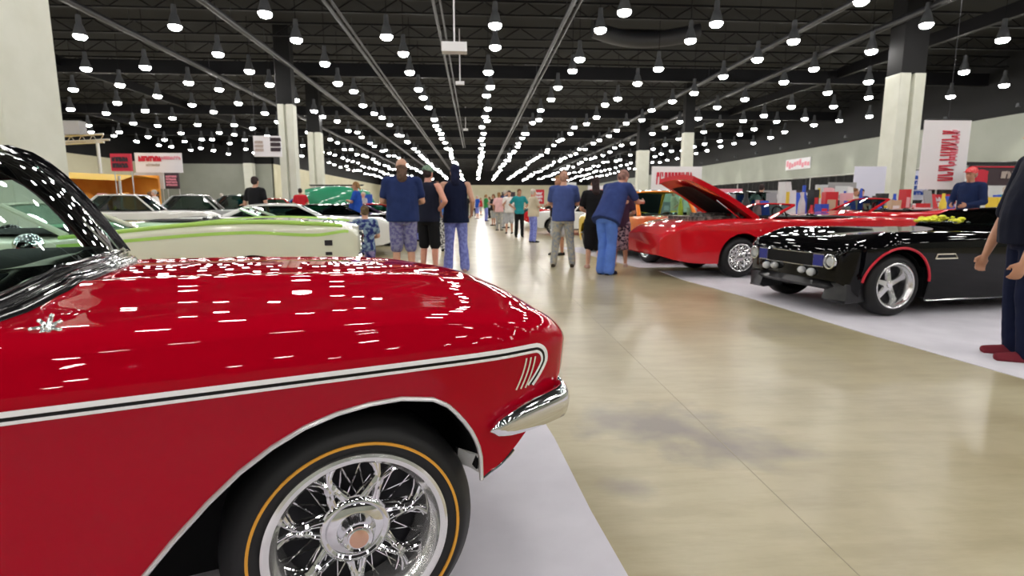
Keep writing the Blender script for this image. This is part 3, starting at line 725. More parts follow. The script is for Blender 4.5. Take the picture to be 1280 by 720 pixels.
for i in range(13):
    a = i / 12; rg.append([(7 + 6.5 * a, 34 + 2 * math.sin(a * 3), 10.2 + .45 * math.sin(t)) if False else (7 + 6.5 * a, 34 + 2 * math.sin(a * 3) + .5 * math.cos(t), 11.35 + .5 * math.sin(t)) for t in [2 * PI * k / 12 for k in range(12)]])
du.rings(rg); tag(du.build('air_duct', M['pipe']), 'large dark curved air duct under the roof, right of the aisle', 'duct')

# columns
def column(x, y, w, label, ztop=ZW, twin=True):
    t = empty('column', (x, y, 0)); tag(t, label, 'column', None, 'structure')
    b = MB(); dp = .8 * w
    if twin:
        b.box((-w * .29, 0, ztop / 2), (w * .42, dp, ztop)).box((w * .29, 0, ztop / 2), (w * .42, dp, ztop)).box((0, 0, ztop / 2), (w * .3, dp * .45, ztop))
    else: b.box((0, 0, ztop / 2), (w, dp, ztop))
    o = b.build('shaft', M['column'], t, False); bv = o.modifiers.new('b', 'BEVEL'); bv.width = .03; bv.segments = 2
    MB().box((0, 0, (ztop + ZC) / 2), (w * .96, dp * .94, ZC - ztop)).build('black_upper_shaft', M['ceil'], t, False)
    return t
def col_at(x0, x1, ytop, Y, label, twin=True, depth=None):
    a = at_depth(x0, ytop, Y); b = at_depth(x1, ytop, Y); w = b.x - a.x; k = .8 * abs((a.x + b.x) / 2) / Y; w = w / (1 + k)
    cx = a.x + w / 2 if a.x < 0 else b.x - w / 2                 # the inward side face shows too
    if a.x > 0: cx = a.x + w * k + w / 2
    return column(cx, Y + w * .4, w, label, ZW, twin)
column(-10.62, 13.15, 2.1, 'huge pale grooved concrete column at the left edge', ZC - .1)
col_at(1106, 1158, 95, 27.5, 'tall pale twin column behind the black and red cars')
col_at(346, 371, 140, 38.5, 'pale column under the hanging white sign, left of the aisle')
col_at(384, 404, 172, 53, 'pale slimmer column next behind the one with the hanging sign')
col_at(304, 319, 208, 93, 'short looking pale column against the far left wall', False)
col_at(795, 812, 190, 68, 'pale column beyond the bending man, nearer the aisle', False)
col_at(852, 868, 168, 51, 'pale column rising behind the raised red hood', False)

# ================================================================== LAMPS
M['lamp_glow'] = mat('lamp_glow', (1, 1, 1), .5, emit=(1., .97, .93), strength=62.)
M['lamp_house'] = mat('lamp_reflector', (.10, .105, .115), .5, .3)
hs = MB().lathe([(0, .95), (.10, .95), (.12, .75), (.12, .55), (.16, .5), (.24, .22), (.30, .0), (.275, .0), (.2, .2)], 12)
house_me = hs.build('lamp_housing', M['lamp_house']); lm = MB().lathe([(.285, .02), (.27, -.06), (.19, -.15), (0, -.19)], 12).build('lamp_lens', M['lamp_glow'])
hm, lme = house_me.data, lm.data
bpy.data.objects.remove(house_me); bpy.data.objects.remove(lm)
DX, DY, ZL = 4.93, 4.4, H + 8.0
rows = []
names = {0: 'row directly above the aisle'}
def nth(k):
    k = abs(k); w_ = ['', 'first', 'second', 'third', 'fourth', 'fifth', 'sixth', 'seventh', 'eighth', 'ninth', 'tenth'][k]; return w_
cand = []
for i in range(-9, 9):
    x = 1.09 + DX * i
    if not XL + 1 < x < XR - 1: continue
    for k in range(-5, 42):
        y = 3.2 + DY * k + (DY * .5 if i % 2 else 0)
        if x < -32 and y > 93: continue
        jx = rnd.uniform(-.25, .25); jy = rnd.uniform(-.6, .6); jz = rnd.uniform(-.25, .3)
        p = Vector((x + jx, y + jy, ZL + jz))
        d = p - Vector((0, 0, H)); zc = d.dot(_fw)
        vis = zc > .5 and -30 < 640 + F_PX * d.dot(_rt) / zc < 1310 and -25 < 360 - F_PX * d.dot(_up) / zc
        cand.append((p, i, vis, d.length))
seen = sorted([c for c in cand if c[2]], key=lambda c: c[3]); near = seen[:300]; far = seen[300:]; off = [c for c in cand if not c[2] and c[3] < 45]
def lamp_obj(p, i, vis, _):
    t = empty('pendant_lamp', p)
    side = 'directly above the aisle' if i == 0 else '%s to the %s of the aisle row' % (nth(i), 'right' if i > 0 else 'left')
    g = 'lamps of the row ' + side
    tag(t, 'glowing white high bay pendant lamp, row ' + side, 'lamp', g)
    a = bpy.data.objects.new('housing', hm); b = bpy.data.objects.new('lens', lme)
    COL.objects.link(a); COL.objects.link(b); a.parent = t; b.parent = t
    COL.objects.link
    r = bpy.data.objects.new('suspension_rod', rod_me); COL.objects.link(r); r.parent = t
ro = MB().tube([(0, 0, .95), (0, 0, 3.2)], .018, 4).build('rod', M['beam']); rod_me = ro.data; bpy.data.objects.remove(ro)
for c in near: lamp_obj(*c)
fl = MB(); fh = MB()
for p, i, _, _ in far:
    fl.lathe([(.285, .02), (.26, -.08), (0, -.19)], 8, p); fh.lathe([(.1, .9), (.12, .5), (.3, 0)], 6, p)
ol = MB(); oh = MB()
for p, i, _, _ in off:
    ol.lathe([(.285, .02), (.27, -.06), (.19, -.15), (0, -.19)], 10, p); oh.lathe([(.1, .9), (.12, .5), (.3, 0)], 8, p)
ot = empty('overhead_pendant_lamps'); tag(ot, 'rest of the glowing ceiling lamps above and behind the red car', 'lamps', None, 'stuff')
ol.build('lens', M['lamp_glow'], ot); oh.build('housing', M['lamp_house'], ot)
ft = empty('distant_pendant_lamps'); tag(ft, 'countless tiny glowing lamps far down the hall ceiling', 'lamps', None, 'stuff')
fl.build('lens', M['lamp_glow'], ft); fh.build('housing', M['lamp_house'], ft)
print('lamps', len(near), len(far), len(off))

# ================================================================== CARPETS
M['carpet'] = noisy('white_show_carpet', (.62, .60, .66), (.70, .68, .74), 3., .9, 6)
def poly_slab(name, pts, z, m):
    n = len(pts); vs = [(x, y, 0.0) for x, y in pts] + [(x, y, z) for x, y in pts]
    return raw(name, vs, [tuple(range(n))[::-1], tuple(range(n, 2 * n))] + [(i, (i + 1) % n, n + (i + 1) % n, n + i) for i in range(n)], m, None, False)
tag(poly_slab('show_carpet', [(.385, 2.6), (.43, 1.93), (.475, 1.5), (.56, .4), (.65, -3), (-9, -3), (-9, 3.3), (.30, 3.3)], .004, M['carpet']), 'white show carpet under the red car with wire wheels', 'carpet')
tag(poly_slab('show_carpet', [(3.95, -2), (3.66, 3.31), (3.50, 4.79), (3.42, 6.43), (3.2, 8.2), (3.2, 9.4), (11, 9.4), (11, -2)], .004, M['carpet']), 'white show carpet under the black custom coupe', 'carpet')
tag(poly_slab('show_carpet', [(3.0, 9.9), (2.2, 14.8), (5.05, 14.8), (5.05, 9.9)], .004, M['carpet']), 'white show carpet under the yellow and orange car', 'carpet')
#MORE3
# ================================================================== OTHER CARS
M['chin'] = mat('black_chin', (.01, .01, .012), .35)
# --- cream car with lime stripe, behind the red hood
t, P = generic_car('show_car', 'long cream car with lime green striped hood edge, parked behind the red coupe', 'car', (-2.02, 5.15), R(10), M['cream'], -1, W=.92, front=.92, wb=2.9, rear=1.15, hood=.995, belt=.88, roof=1.17, cowl=-1.50, cab=(.5, .9, .6), open_top=True, glass_m=M['glass'], nose_drop=.07, crest_add=.01)
for sd in (-1, 1):
    pa = [(s * .03 - 1.5, P['sh'](s * .03 - 1.5) - .02) for s in range(0, 79)]
    ribbon('lime_stripe', P, pa, .028, M['lime'], t, sd, .003)
    hr = MB().tube([(s * .06 - 1.5, sd * P['plan'](s * .06 - 1.5) * .93, P['crest'](s * .06 - 1.5) - .004) for s in range(0, 39)], .020, 8); hr.build('lime_edge', M['lime'], t)
    MB().box((.66, sd * (side_y(P, .66, .78) + .004), .80), (.07, .012, .05)).box((.66, sd * (side_y(P, .66, .7) + .004), .70), (.06, .012, .03)).build('fender_badge', M['dark_metal'], t, False)
    MB().tube([(s * .1 - 1.2, sd * (side_y(P, s * .1 - 1.2, .62) + .003), .62) for s in range(0, 20)], .008, 6).build('side_moulding', M['chrome'], t)
# --- the row behind it
row = [
 ('mint green car with leaning windshield behind the cream car', 'mint', -2.6, 9.0, R(12), dict(hood=.86, belt=.88, roof=1.10, open_top=True, glass_m=M['glass'], cowl=-.6)),
 ('white and green coupe, third behind the red one', 'white_paint', -2.6, 12.4, R(14), dict(hood=.86, belt=.88, roof=1.14, style='mesh')),
 ('glossy black coupe with white roof line in the left row', 'black_paint', -2.4, 15.6, R(14), dict(hood=.86, belt=.88, roof=1.13)),
 ('dark purple coupe in the left row beyond the black one', 'purple', -2.4, 18.8, R(14), dict(hood=.86, belt=.88, roof=1.15)),
 ('small bright red coupe far down the left row', 'red2', -2.3, 22.0, R(14), dict(hood=.88, belt=.88, roof=1.16)),
 ('emerald green car near the green pickup', 'green', -2.2, 29.0, R(14), dict(hood=.95, belt=.95, roof=1.5)),
 ('silver car with low roof at the far end of the left row', 'silver', -2.2, 33.0, R(14), dict(hood=.9, belt=.9, roof=1.35)),
 ('blue coupe at the far end of the left row', 'blue', -2.0, 37.0, R(14), dict(hood=.9, belt=.9, roof=1.35)),
]
for lab, c, x, y, a, kw in row:
    generic_car('show_car', lab, 'car', (x, y), a, M[c], -1, **kw)
row2 = [('white sedan in the second left row below the white banners', 'white_paint', -8.6, 17.), ('silver hot rod in the second left row', 'silver', -8.6, 21.), ('dark green sedan in the second left row', 'dgreen', -8.6, 25.), ('red sedan in the second left row', 'red2', -8.4, 29.), ('blue sedan in the second left row', 'blue', -8.4, 33.5), ('black sedan at the end of the second left row', 'black_paint', -8.2, 38.)]
for i, (lab, c, x, y) in enumerate(row2):
    generic_car('show_car', lab, 'car', (x, y), R(14), M[c], -1, hood=.95, belt=.95, roof=1.42 + .05 * (i % 3))

# --- green vintage panel truck
def panel_truck(name, label, x, y, a, m, L=4.2, W=.95, h=1.75):
    t = empty(name, (x, y, 0), a); tag(t, label, 'truck')
    rg = []
    for i in range(15):
        q = i / 14; s = -L / 2 + L * q
        hh = h * (.80 + .2 * math.sin(PI * min(1, q * 1.15 + .12)) ** .5) if q < .72 else h * (.60 - .12 * (q - .72) / .28)
        w = W * (.9 + .1 * math.sin(PI * q)); z0 = .35
        rg.append([(s, w * sgn * ca, z0 + (hh - z0) * sa) for sgn, ca, sa in [(-1, .94, 0), (-1, 1., .3), (-1, .98, .6), (-1, .9, .85), (-1, .7, .97), (-1, .3, 1.), (1, .3, 1.), (1, .7, .97), (1, .9, .85), (1, .98, .6), (1, 1., .3), (1, .94, 0)]])
    MB().rings(rg).build('body', m, t, sharp=70)
    for x_ in (-L * .30, L * .30):
        for sd in (-1, 1):
            make_wheel(t, x_, sd * (W - .02), sd, .34, .2, .2, 'mesh', None, 24)
            MB().lathe([(.42 + .06 * math.cos(q), .06 * math.sin(q)) for q in [2 * PI * j / 8 for j in range(8)]], 24, (x_, sd * (W - .02), .36), 'y', True).build('fender', m, t)
    MB().box((L * .19, 0, h * .74), (.35, W * 1.7, h * .14)).build('cab_window', M['dglass'], t, False)
    MB().tube([(-L * .45, -W * .5, h + .02), (L * .15, -W * .5, h + .05), (L * .15, W * .5, h + .05), (-L * .45, W * .5, h + .02)], .02, 6, closed=True).build('roof_rail', M['dark_metal'], t)
    MB().tube([(L * .5, -W * .8, .5), (L * .54, 0, .5), (L * .5, W * .8, .5)], .04, 8).build('front_bumper', M['chrome'], t)
    return t
M['green_van'] = paint('van_green_paint', (.0, .27, .12), .4)
panel_truck('panel_truck', 'rounded emerald green panel truck with dark roof rail, beside the blue clad visitors', -5.6, 25.7, R(14), M['green_van'], 3.8, 1.0, 1.95)

# --- black custom coupe
t, P = generic_car('custom_coupe', 'glossy black custom coupe with red edged wheel arches and deep chrome wheels', 'car', (4.30, 5.34, .004), PI + R(9), M['black_paint'], 1, W=.88, front=.58, wb=2.95, rear=1.0, hood=.80, belt=.86, roof=1.08, cowl=-1.95, style='mag', Rt=.325, Rr=.235, cab=(.4, .7, .5), wdepth=.09, nose_drop=.10, crest_add=.075, back_rise=.03, sill=.15)
for o in list(t.children):
    if o.name.split('.')[0] in ('front_bumper', 'grille', 'headlight', 'headlight_ring'):
        bpy.data.objects.remove(o)
fr = .58; zg = .565
MB().box((fr + .006, 0, zg), (.02, 1.22, .12)).build('grille', M['black'], t, False)
for z in (zg + .07, zg - .07):
    MB().tube([(fr + .012 - .10 * abs(q) ** 4, q * .66, z) for q in [i / 10 - 1 for i in range(21)]], .007, 6).build('grille_strip', M['chrome'], t)
for sd in (-1, 1):
    MB().lathe([(0, .025), (.04, .02), (.058, .0)], 24, (fr + .012, sd * .60, zg), 'x').build('headlight', M['lens'], t)
    MB().lathe([(.060, 0), (.066, .025), (.078, .022), (.080, 0)], 24, (fr + .012, sd * .60, zg), 'x', True).build('headlight_ring', M['satin'], t)
    MB().box((fr + .02, sd * .44, zg), (.02, .13, .12)).build('parking_light', M['bluelens'], t, False)
    MB().box((fr + .012, sd * .44, zg), (.02, .15, .14)).build('light_frame', M['satin'], t, False)
    MB().ell((fr + .03, sd * .36, .43), (.05, .05, .045), 12, 8).build('fog_light', M['lens'], t)
    MB().ell((fr + .03, sd * .22, .44), (.05, .04, .04), 12, 8).build('fog_light', M['lens'], t)
    MB().tube([(-.42, sd * (side_y(P, -.42, .62) + .004), .60), (-.70, sd * (side_y(P, -.7, .62) + .004), .60), (-.66, sd * (side_y(P, -.66, .66) + .004), .645), (-.44, sd * (side_y(P, -.44, .66) + .004), .645)], .007, 6, closed=True).build('fender_vent', M['ivory'], t)
    ap = [(s, sd * (side_y(P, s, z) + .004), z) for s, z in arch_poly(0, .391, .22, 30, cz=.325) if z > .24]
    MB().tube(ap, .013, 8).build('arch_trim', M['red_line'], t)
ch = []
for i in range(15):
    q = i / 7 - 1; s = fr + .02 - .20 * abs(q) ** 3
    ch.append([(s - .16, q * .72, .40), (s - .02, q * .72, .42), (s - .02, q * .72, .36), (s + .05, q * .74, .30), (s + .02, q * .74, .27), (s - .2, q * .72, .30)])
MB().rings(ch).build('chin_spoiler', M['chin'], t, sharp=30)
for sd in (-1, 1):
    MB().rings([[(fr - .32, sd * y, .34), (fr - .06, sd * y, .34), (fr + .0 - .06 * (y > .7), sd * y, .17), (fr - .05, sd * y, .14), (fr - .32, sd * y, .16)] for y in (.50, .62, .76)]).build('side_splitter', M['chin'], t, sharp=30)

# --- red long nosed sports car with the hood open
t, P = generic_car('sports_car', 'bright red long nosed sports car with its hood propped open', 'car', (4.17, 8.42, .004), PI + R(7), M['red2'], 1, W=.82, front=1.30, wb=2.5, rear=1.0, hood=.90, belt=.92, roof=1.16, cowl=-.55, style='mesh', Rt=.32, Rr=.215, cab=(.5, .7, .6), nose_drop=.20, open_top=True, crest_add=.03)
hn = empty('open_hood', (0, 0, 0)); hn.parent = t
ang = R(30); rg = []
def hoodpt(d, y, th): return (-.34 + d * math.cos(ang) + th * math.sin(ang), y, .95 + d * math.sin(ang) - th * math.cos(ang))
bpy.data.objects.remove(hn)
h = MB()
def skin(th, inset):
    out = []
    for i in range(13):
        d = 1.27 * i / 12; w = (.70 - .12 * (i / 12) ** 2) - inset
        if i in (0, 12): d = d + (inset if i == 0 else -inset)
        out.append([hoodpt(d, w * q, th - .05 * (1 - q * q) - .03 * math.sin(PI * i / 12)) for q in [j / 8 - 1 for j in range(17)]])
    return out
top = skin(0, 0); bot = skin(.075, .02)
h.rings(top, False, False); h.rings(bot, False, False)
for a, b_ in ((top, bot),):
    for sd in (0, -1): h.rings([[r[sd] for r in a], [r[sd] for r in b_]], False, False)
    h.rings([a[0], b_[0]], False, False); h.rings([a[-1], b_[-1]], False, False)
ho = h.build('open_hood', M['red2'], t, sharp=40)
ins = MB().rings([[hoodpt(.2 + .88 * i / 6, (.42 - .05 * i / 6) * q, .085 - .05 * (1 - q * q) * .6) for q in (-1, -.5, 0, .5, 1)] for i in range(7)], False, False)
ins.build('hood_insulation', M['black'], ho, False)
MB().tube([(-.1, .6, .9), (.35, .58, 1.22)], .012, 6).build('hood_prop', M['chrome'], t)
for o in list(t.children):
    if o.name.split('.')[0] in ('front_bumper', 'grille', 'headlight', 'headlight_ring'): bpy.data.objects.remove(o)
eb = MB().box((.15, 0, .93), (1.0, .9, .05)).box((.15, 0, .97), (.4, .5, .08)).box((-.25, .3, .97), (.2, .2, .1)); eb.build('engine', M['engine'], t, False)
# --- second red car behind the black one
t, P = generic_car('convertible', 'long bright red convertible with raised rear haunch, behind the black custom coupe', 'car', (7.6, 11.2, .0), PI - R(4), M['red2'], 1, W=.9, front=.95, wb=2.8, rear=1.3, hood=.93, belt=1.0, roof=1.28, cowl=-.75, style='mesh', open_top=True, back_rise=.06)
# --- yellow to orange car
t, P = generic_car('show_car', 'yellow car fading to orange at the tail, facing away beyond the bending man', 'car', (2.80, 13.75, .004), R(90 + 11), M['fade'], 1, W=.88, front=.85, wb=3.0, rear=.55, hood=.90, belt=.90, roof=1.42, cowl=-.8, style='mesh', Rt=.33, Rr=.22, glass_m=M['glass'], cab=(.4, .9, .3))
for i, (lab, c, x, y, r_) in enumerate((('black pickup behind the yellow and orange car', 'black_paint', 6.6, 16.4, 1.5), ('white car far beyond the yellow one in the right row', 'white_paint', 3.0, 21., 1.4), ('red car far down the right row', 'red2', 3.2, 27., 1.4), ('dark green car at the far end of the right row', 'dgreen', 3.4, 33., 1.45))):
    generic_car('show_car', lab, 'car', (x, y), PI - R(14), M[c], 1, roof=r_)

# ================================================================== PEOPLE
SK = [noisy('skin_fair', (.62, .33, .22), (.66, .37, .26), 12, .5), noisy('skin_tanned', (.46, .22, .13), (.52, .26, .16), 12, .5), noisy('skin_flushed', (.72, .33, .24), (.78, .38, .28), 12, .5)]
CL = {}
def cloth(key, c, pat=None):
    if key not in CL:
        CL[key] = noisy('cloth_' + key, c, pat or tuple(v * 1.15 for v in c), 22 if pat else 6, .85, 3, bump=.2, lo=.42, hi=.58, spec=.2)
    return CL[key]
PENDING = []
def voxelise(mb, name, m, parent, vox, smooth=6, wr=0.):
    o = raw(name, mb.v, mb.f, None, parent, True)
    r = o.modifiers.new('r', 'REMESH'); r.mode = 'VOXEL'; r.voxel_size = vox
    s = o.modifiers.new('s', 'SMOOTH'); s.iterations = smooth; s.factor = .5
    PENDING.append((o, m, wr)); return o
def finish_people():
    dg = bpy.context.evaluated_depsgraph_get()
    done = [(o, bpy.data.meshes.new_from_object(o.evaluated_get(dg)), m, wr) for o, m, wr in PENDING]
    for o, me, m, wr in done:
        o.modifiers.clear(); o.data = me
        if wr:
            cs = [0.] * (len(me.vertices) * 3); me.vertices.foreach_get('co', cs); ns = [0.] * len(cs); me.vertices.foreach_get('normal', ns)
            for i in range(0, len(cs), 3):
                v = Vector(cs[i:i + 3]); k = (noise.noise(v * 7 + Vector((3, 1, 2))) + .5 * noise.noise(v * 16)) * wr
                cs[i] += ns[i] * k; cs[i + 1] += ns[i + 1] * k; cs[i + 2] += ns[i + 2] * k
            me.vertices.foreach_set('co', cs)
        me.polygons.foreach_set('use_smooth', [True] * len(me.polygons)); me.materials.clear(); me.materials.append(m); me.update()
def person(label, x, y, face, h=1.75, skin=0, shirt=('navy', (.02, .04, .13)), pants=('jeans', (.10, .14, .38)), shoes=(.02, .02, .02), hair=(.05, .03, .02), hairstyle='short', sleeves='short', legs='long', lean=0., belly=0., arms='down', stance=.10, steps=0., vox=.012, cat='person', group=None, hat=None, head_dn=0., pat=None, ppat=None, wide=1., flare=0., z0=0., fingers=True, turn=0.):
    k = h / 1.75; t = empty('person', (x, y, z0), face - PI / 2); tag(t, label, cat, group)   # local +y is forward
    def V(a, b, c): return Vector((a * k, b * k, c * k))
    hipz = .92
    LM = Matrix.Rotation(-lean, 3, 'X'); hip = V(0, 0, hipz)
    def U(a, b, c):                                            # upper body point, leaned about the hips
        return hip + LM @ (V(a, b, c) - hip)
    sh = .185 * wide; ft = []
    for sd in (-1, 1): ft.append(V(sd * stance * 1.15, steps * sd, .07))
    # arm poses: (elbow, wrist) for each side in upright frame
    A = {}
    for sd in (-1, 1):
        S = U(sd * sh, 0, 1.41)
        if arms == 'down': E = U(sd * (sh + .09), -.03, 1.13); W_ = U(sd * (sh + .10), .06, .89)
        elif arms == 'folded': E = U(sd * (sh + .06), .10, 1.15); W_ = U(-sd * .02, .24, 1.19)
        elif arms == 'front': E = U(sd * (sh + .07), .04, 1.13); W_ = U(sd * .13, .28, 1.08)
        elif arms == 'reach': E = S + V(sd * .06, .16, -.22); W_ = S + V(sd * .0, .40, -.22)
        elif arms == 'phone': E = U(sd * (sh + .07), .03, 1.14); W_ = U(sd * .10, .22, 1.30) if sd > 0 else U(sd * (sh + .04), .10, .90)
        elif arms == 'hip': E = U(sd * (sh + .16), -.06, 1.17); W_ = U(sd * (sh - .02), .04, 1.02)
        elif arms == 'hang': E = U(sd * (sh + .10), .06, 1.06); W_ = U(sd * (sh + .09), .16, .74)
        elif arms == 'carry': E = U(sd * (sh + .08), -.06, 1.15); W_ = U(sd * (sh + .06), .13, .97)
        A[sd] = (S, E, W_)
    b = MB()
    # trunk
    def ring(z, w, d, yo=0., n=16, up=True):
        f = U if up else V
        return [f(w * math.cos(2 * PI * i / n), yo + d * math.sin(2 * PI * i / n), z) for i in range(n)]
    B = belly
    b.rings([ring(.86, .10 * wide, .09), ring(.90, .155 * wide, .115), ring(.98, .165 * wide, .12 + B * .5, B * .3), ring(1.08, .15 * wide + B * .3, .11 + B, B * .5), ring(1.2, .155 * wide + B * .2, .115 + B * .6, B * .3), ring(1.32, .175 * wide, .115), ring(1.41, .165 * wide, .095), ring(1.46, .09, .07)])
    for sd in (-1, 1):
        S, E, W_ = A[sd]
        b.cap(U(sd * .10, 0, 1.42), .06 * k, S, .055 * k)
        b.cap(S, .054 * k, E, .042 * k); b.cap(E, .042 * k, (E + W_ * 2) / 3, .036 * k); b.cap((E + W_ * 2) / 3, .036 * k, W_, .026 * k)
        hp = V(sd * .09, 0, .90); kn = V(sd * (.09 + stance) / 2 * 1.05 + (sd * .0), steps * sd * .5 + .03, .49); an = ft[(sd + 1) // 2]
        b.cap(hp, .085 * k * wide, kn, .056 * k); b.cap(kn, .056 * k, (kn * .6 + an * .4) + V(0, -.012, 0), .055 * k); b.cap(kn * .6 + an * .4 + V(0, -.012, 0), .055 * k, an, .036 * k)
        b.cap(an + V(0, -.03, -.035), .032 * k, an + V(0, .13, -.045), .025 * k)
        # hand
        dirn = (W_ - E).normalized(); inw = Vector((-sd, 0, 0)); inw = (inw - dirn * inw.dot(dirn)).normalized(); side = dirn.cross(inw) * sd
        if side.y < 0: side = -side
        palm = W_ + dirn * .05 * k
        b.cap(W_, .022 * k, palm + dirn * .02 * k, .024 * k); b.cap(palm + side * .022 * k, .016 * k, W_ + dirn * .085 * k + side * .024 * k, .013 * k); b.cap(palm - side * .022 * k, .016 * k, W_ + dirn * .08 * k - side * .024 * k, .012 * k)
        if fingers:
            for f, (o, ln) in enumerate(((.030, .070), (.010, .078), (-.010, .072), (-.029, .058))):
                p0 = W_ + dirn * .085 * k + side * o * k; p1 = p0 + (dirn * .8 + inw * .35).normalized() * ln * .5 * k; p2 = p1 + (dirn * .45 + inw * .9).normalized() * ln * .5 * k
                b.cap(p0, .0095 * k, p1, .0085 * k, 8); b.cap(p1, .0085 * k, p2, .0075 * k, 8)
            p0 = W_ + dirn * .03 * k + side * .026 * k; p1 = p0 + (dirn * .6 + side * .6 + inw * .3).normalized() * .04 * k; p2 = p1 + (dirn * .8 + inw * .5).normalized() * .032 * k
            b.cap(p0, .013 * k, p1, .0105 * k, 8); b.cap(p1, .0105 * k, p2, .009 * k, 8)
    nk = U(0, .0, 1.44); hb = U(0, .02, 1.60) + V(0, math.sin(head_dn) * .05, -.03 * math.sin(head_dn))
    b.cap(nk, .062 * k, hb + V(0, 0, -.06), .055 * k)
    HM = Matrix.Rotation(turn, 3, 'Z') @ Matrix.Rotation(-(lean * .7 + head_dn), 3, 'X')
    def Hd(a, c, d): return hb + HM @ V(a, c, d)
    b.ell(Hd(0, -.005, .045), (.076 * k, .093 * k, .088 * k), 20, 14, HM); b.ell(Hd(0, .022, -.02), (.060 * k, .070 * k, .085 * k), 18, 12, HM)
    b.ell(Hd(0, .05, -.085), (.032 * k, .034 * k, .025 * k), 12, 8, HM)                                         # chin
    b.cap(Hd(0, .090, .02), .009 * k, Hd(0, .112, -.018), .014 * k, 8)                                          # nose
    for sd in (-1, 1):
        b.ell(Hd(sd * .076, -.005, -.005), (.010 * k, .020 * k, .032 * k), 10, 8, HM)
        b.ell(Hd(sd * .028, .083, .030), (.020 * k, .008 * k, .006 * k), 10, 6, HM)                             # brow
    b.cap(Hd(-.018, .088, -.055), .007 * k, Hd(.018, .088, -.055), .007 * k, 8)                                 # lips
    voxelise(b, 'body', SK[skin], t, vox, 4)
    if vox < .016:
        e = MB()
        for sd in (-1, 1): e.ell(Hd(sd * .029, .0885, .012), (.009 * k, .006 * k, .006 * k), 8, 6, HM)
        e.build('eyes', M['black'], t)
    # hair or cap
    hm_ = cloth('hair_%d_%d_%d' % tuple(int(c * 99) for c in hair), hair, tuple(c * 1.7 for c in hair))
    if hairstyle != 'bald':
        g = MB()
        if hairstyle == 'fringe':
            g.ell(Hd(0, -.028, .000), (.085 * k, .084 * k, .050 * k), 18, 10, HM); g.cap(Hd(0, -.05, -.01), .070 * k, U(0, -.07, 1.45), .075 * k)
        else:
            g.ell(Hd(0, -.014, .058), (.083 * k, .098 * k, .086 * k), 20, 12, HM); g.ell(Hd(0, -.035, .01), (.080 * k, .072 * k, .070 * k), 16, 10, HM)
        if hairstyle == 'long': g.cap(Hd(0, -.055, .0), .070 * k, U(0, -.07, 1.44), .075 * k, 12, 1.); 
        if hairstyle == 'pony': g.cap(Hd(0, -.10, .04), .028 * k, Hd(0, -.135, -.10), .02 * k)
        voxelise(g, 'hair', hm_, t, max(vox, .011), 3, .002)
    if hat:
        g = MB(); g.ell(Hd(0, -.008, .07), (.090 * k, .104 * k, .080 * k), 20, 12, HM)
        o = voxelise(g, 'cap', cloth('hat_%s' % hat[0], hat[1], hat[2] if len(hat) > 2 else None), t, max(vox, .011), 3)
        q = MB(); q.ell(Hd(0, .105, .055), (.070 * k, .075 * k, .008 * k), 16, 6, HM); q.build('cap_brim', cloth('hat_%s' % hat[0], hat[1]), t)
    # shirt
    s = MB(); e = .016
    hem = .84 if flare < .5 else .80
    s.rings([ring(hem, .185 * wide + B * .3 + flare * .03, .145 + B * .7, B * .4), ring(.95, .182 * wide + B * .35, .140 + B * .85, B * .5), ring(1.06, .172 * wide + B * .4, .128 + B * 1.05, B * .55), ring(1.2, .176 * wide + B * .25, .132 + B * .65, B * .3), ring(1.33, .195 * wide, .132), ring(1.42, .178 * wide, .112), ring(1.475, .085, .075)])
    for sd in (-1, 1):
        S, E, W_ = A[sd]
        if sleeves != 'none':
            s.cap(U(sd * .09, 0, 1.425), .070 * k, S, .068 * k)
            if sleeves == 'short': s.cap(S, .070 * k, S + (E - S) * .70, .062 * k)
            elif sleeves == 'wide': s.cap(S, .078 * k, S + (E - S) * .98, .074 * k)
            else: s.cap(S, .070 * k, E, .054 * k); s.cap(E, .054 * k, W_, .038 * k)
        else: s.cap(U(sd * .08, 0, 1.42), .066 * k, U(sd * .145 * wide, 0, 1.43), .05 * k)
    voxelise(s, 'shirt', cloth(shirt[0], shirt[1], pat), t, vox, 5, .006)
    # trousers / shorts / skirt
    q = MB()
    def vr(z, w, d, yo=0, n=16): return [V(w * math.cos(2 * PI * i / n), yo + d * math.sin(2 * PI * i / n), z) for i in range(n)]
    q.rings([vr(.80, .15 * wide, .12), vr(.86, .175 * wide, .135), vr(.94, .17 * wide + B * .2, .130 + B * .4, B * .2), vr(1.0, .16 * wide + B * .2, .118 + B * .5, B * .3)])
    for sd in (-1, 1):
        hp = V(sd * .09, 0, .88); kn = V(sd * (.09 + stance) / 2 * 1.05, steps * sd * .5 + .03, .49); an = ft[(sd + 1) // 2]
        if legs == 'long': q.cap(hp, .098 * k * wide, kn, .075 * k); q.cap(kn, .075 * k, an + V(0, -.01, .0), (.062 + flare * .03) * k)
        elif legs == 'shorts': q.cap(hp, .100 * k * wide, kn + V(0, -.01, -.02), .090 * k)
        elif legs == 'skirt': q.cap(hp, .12 * k * wide, kn + V(-sd * .02, 0, -.05), .12 * k)
    voxelise(q, {'long': 'trousers', 'shorts': 'shorts', 'skirt': 'skirt'}[legs], cloth(pants[0], pants[1], ppat), t, vox, 5, .006)
    for sd in (-1, 1):
        an = ft[(sd + 1) // 2]; g = MB()
        g.cap(an + V(0, -.045, -.032), .040 * k, an + V(0, .06, -.036), .038 * k); g.cap(an + V(0, .06, -.038), .038 * k, an + V(0, .165, -.043), .029 * k)
        g.box(an + V(0, .055, -.06), (.075 * k, .25 * k, .022 * k))
        voxelise(g, 'shoe', cloth('shoe_%d_%d_%d' % tuple(int(c * 99) for c in shoes), shoes), t, max(vox, .01), 3)
    return t
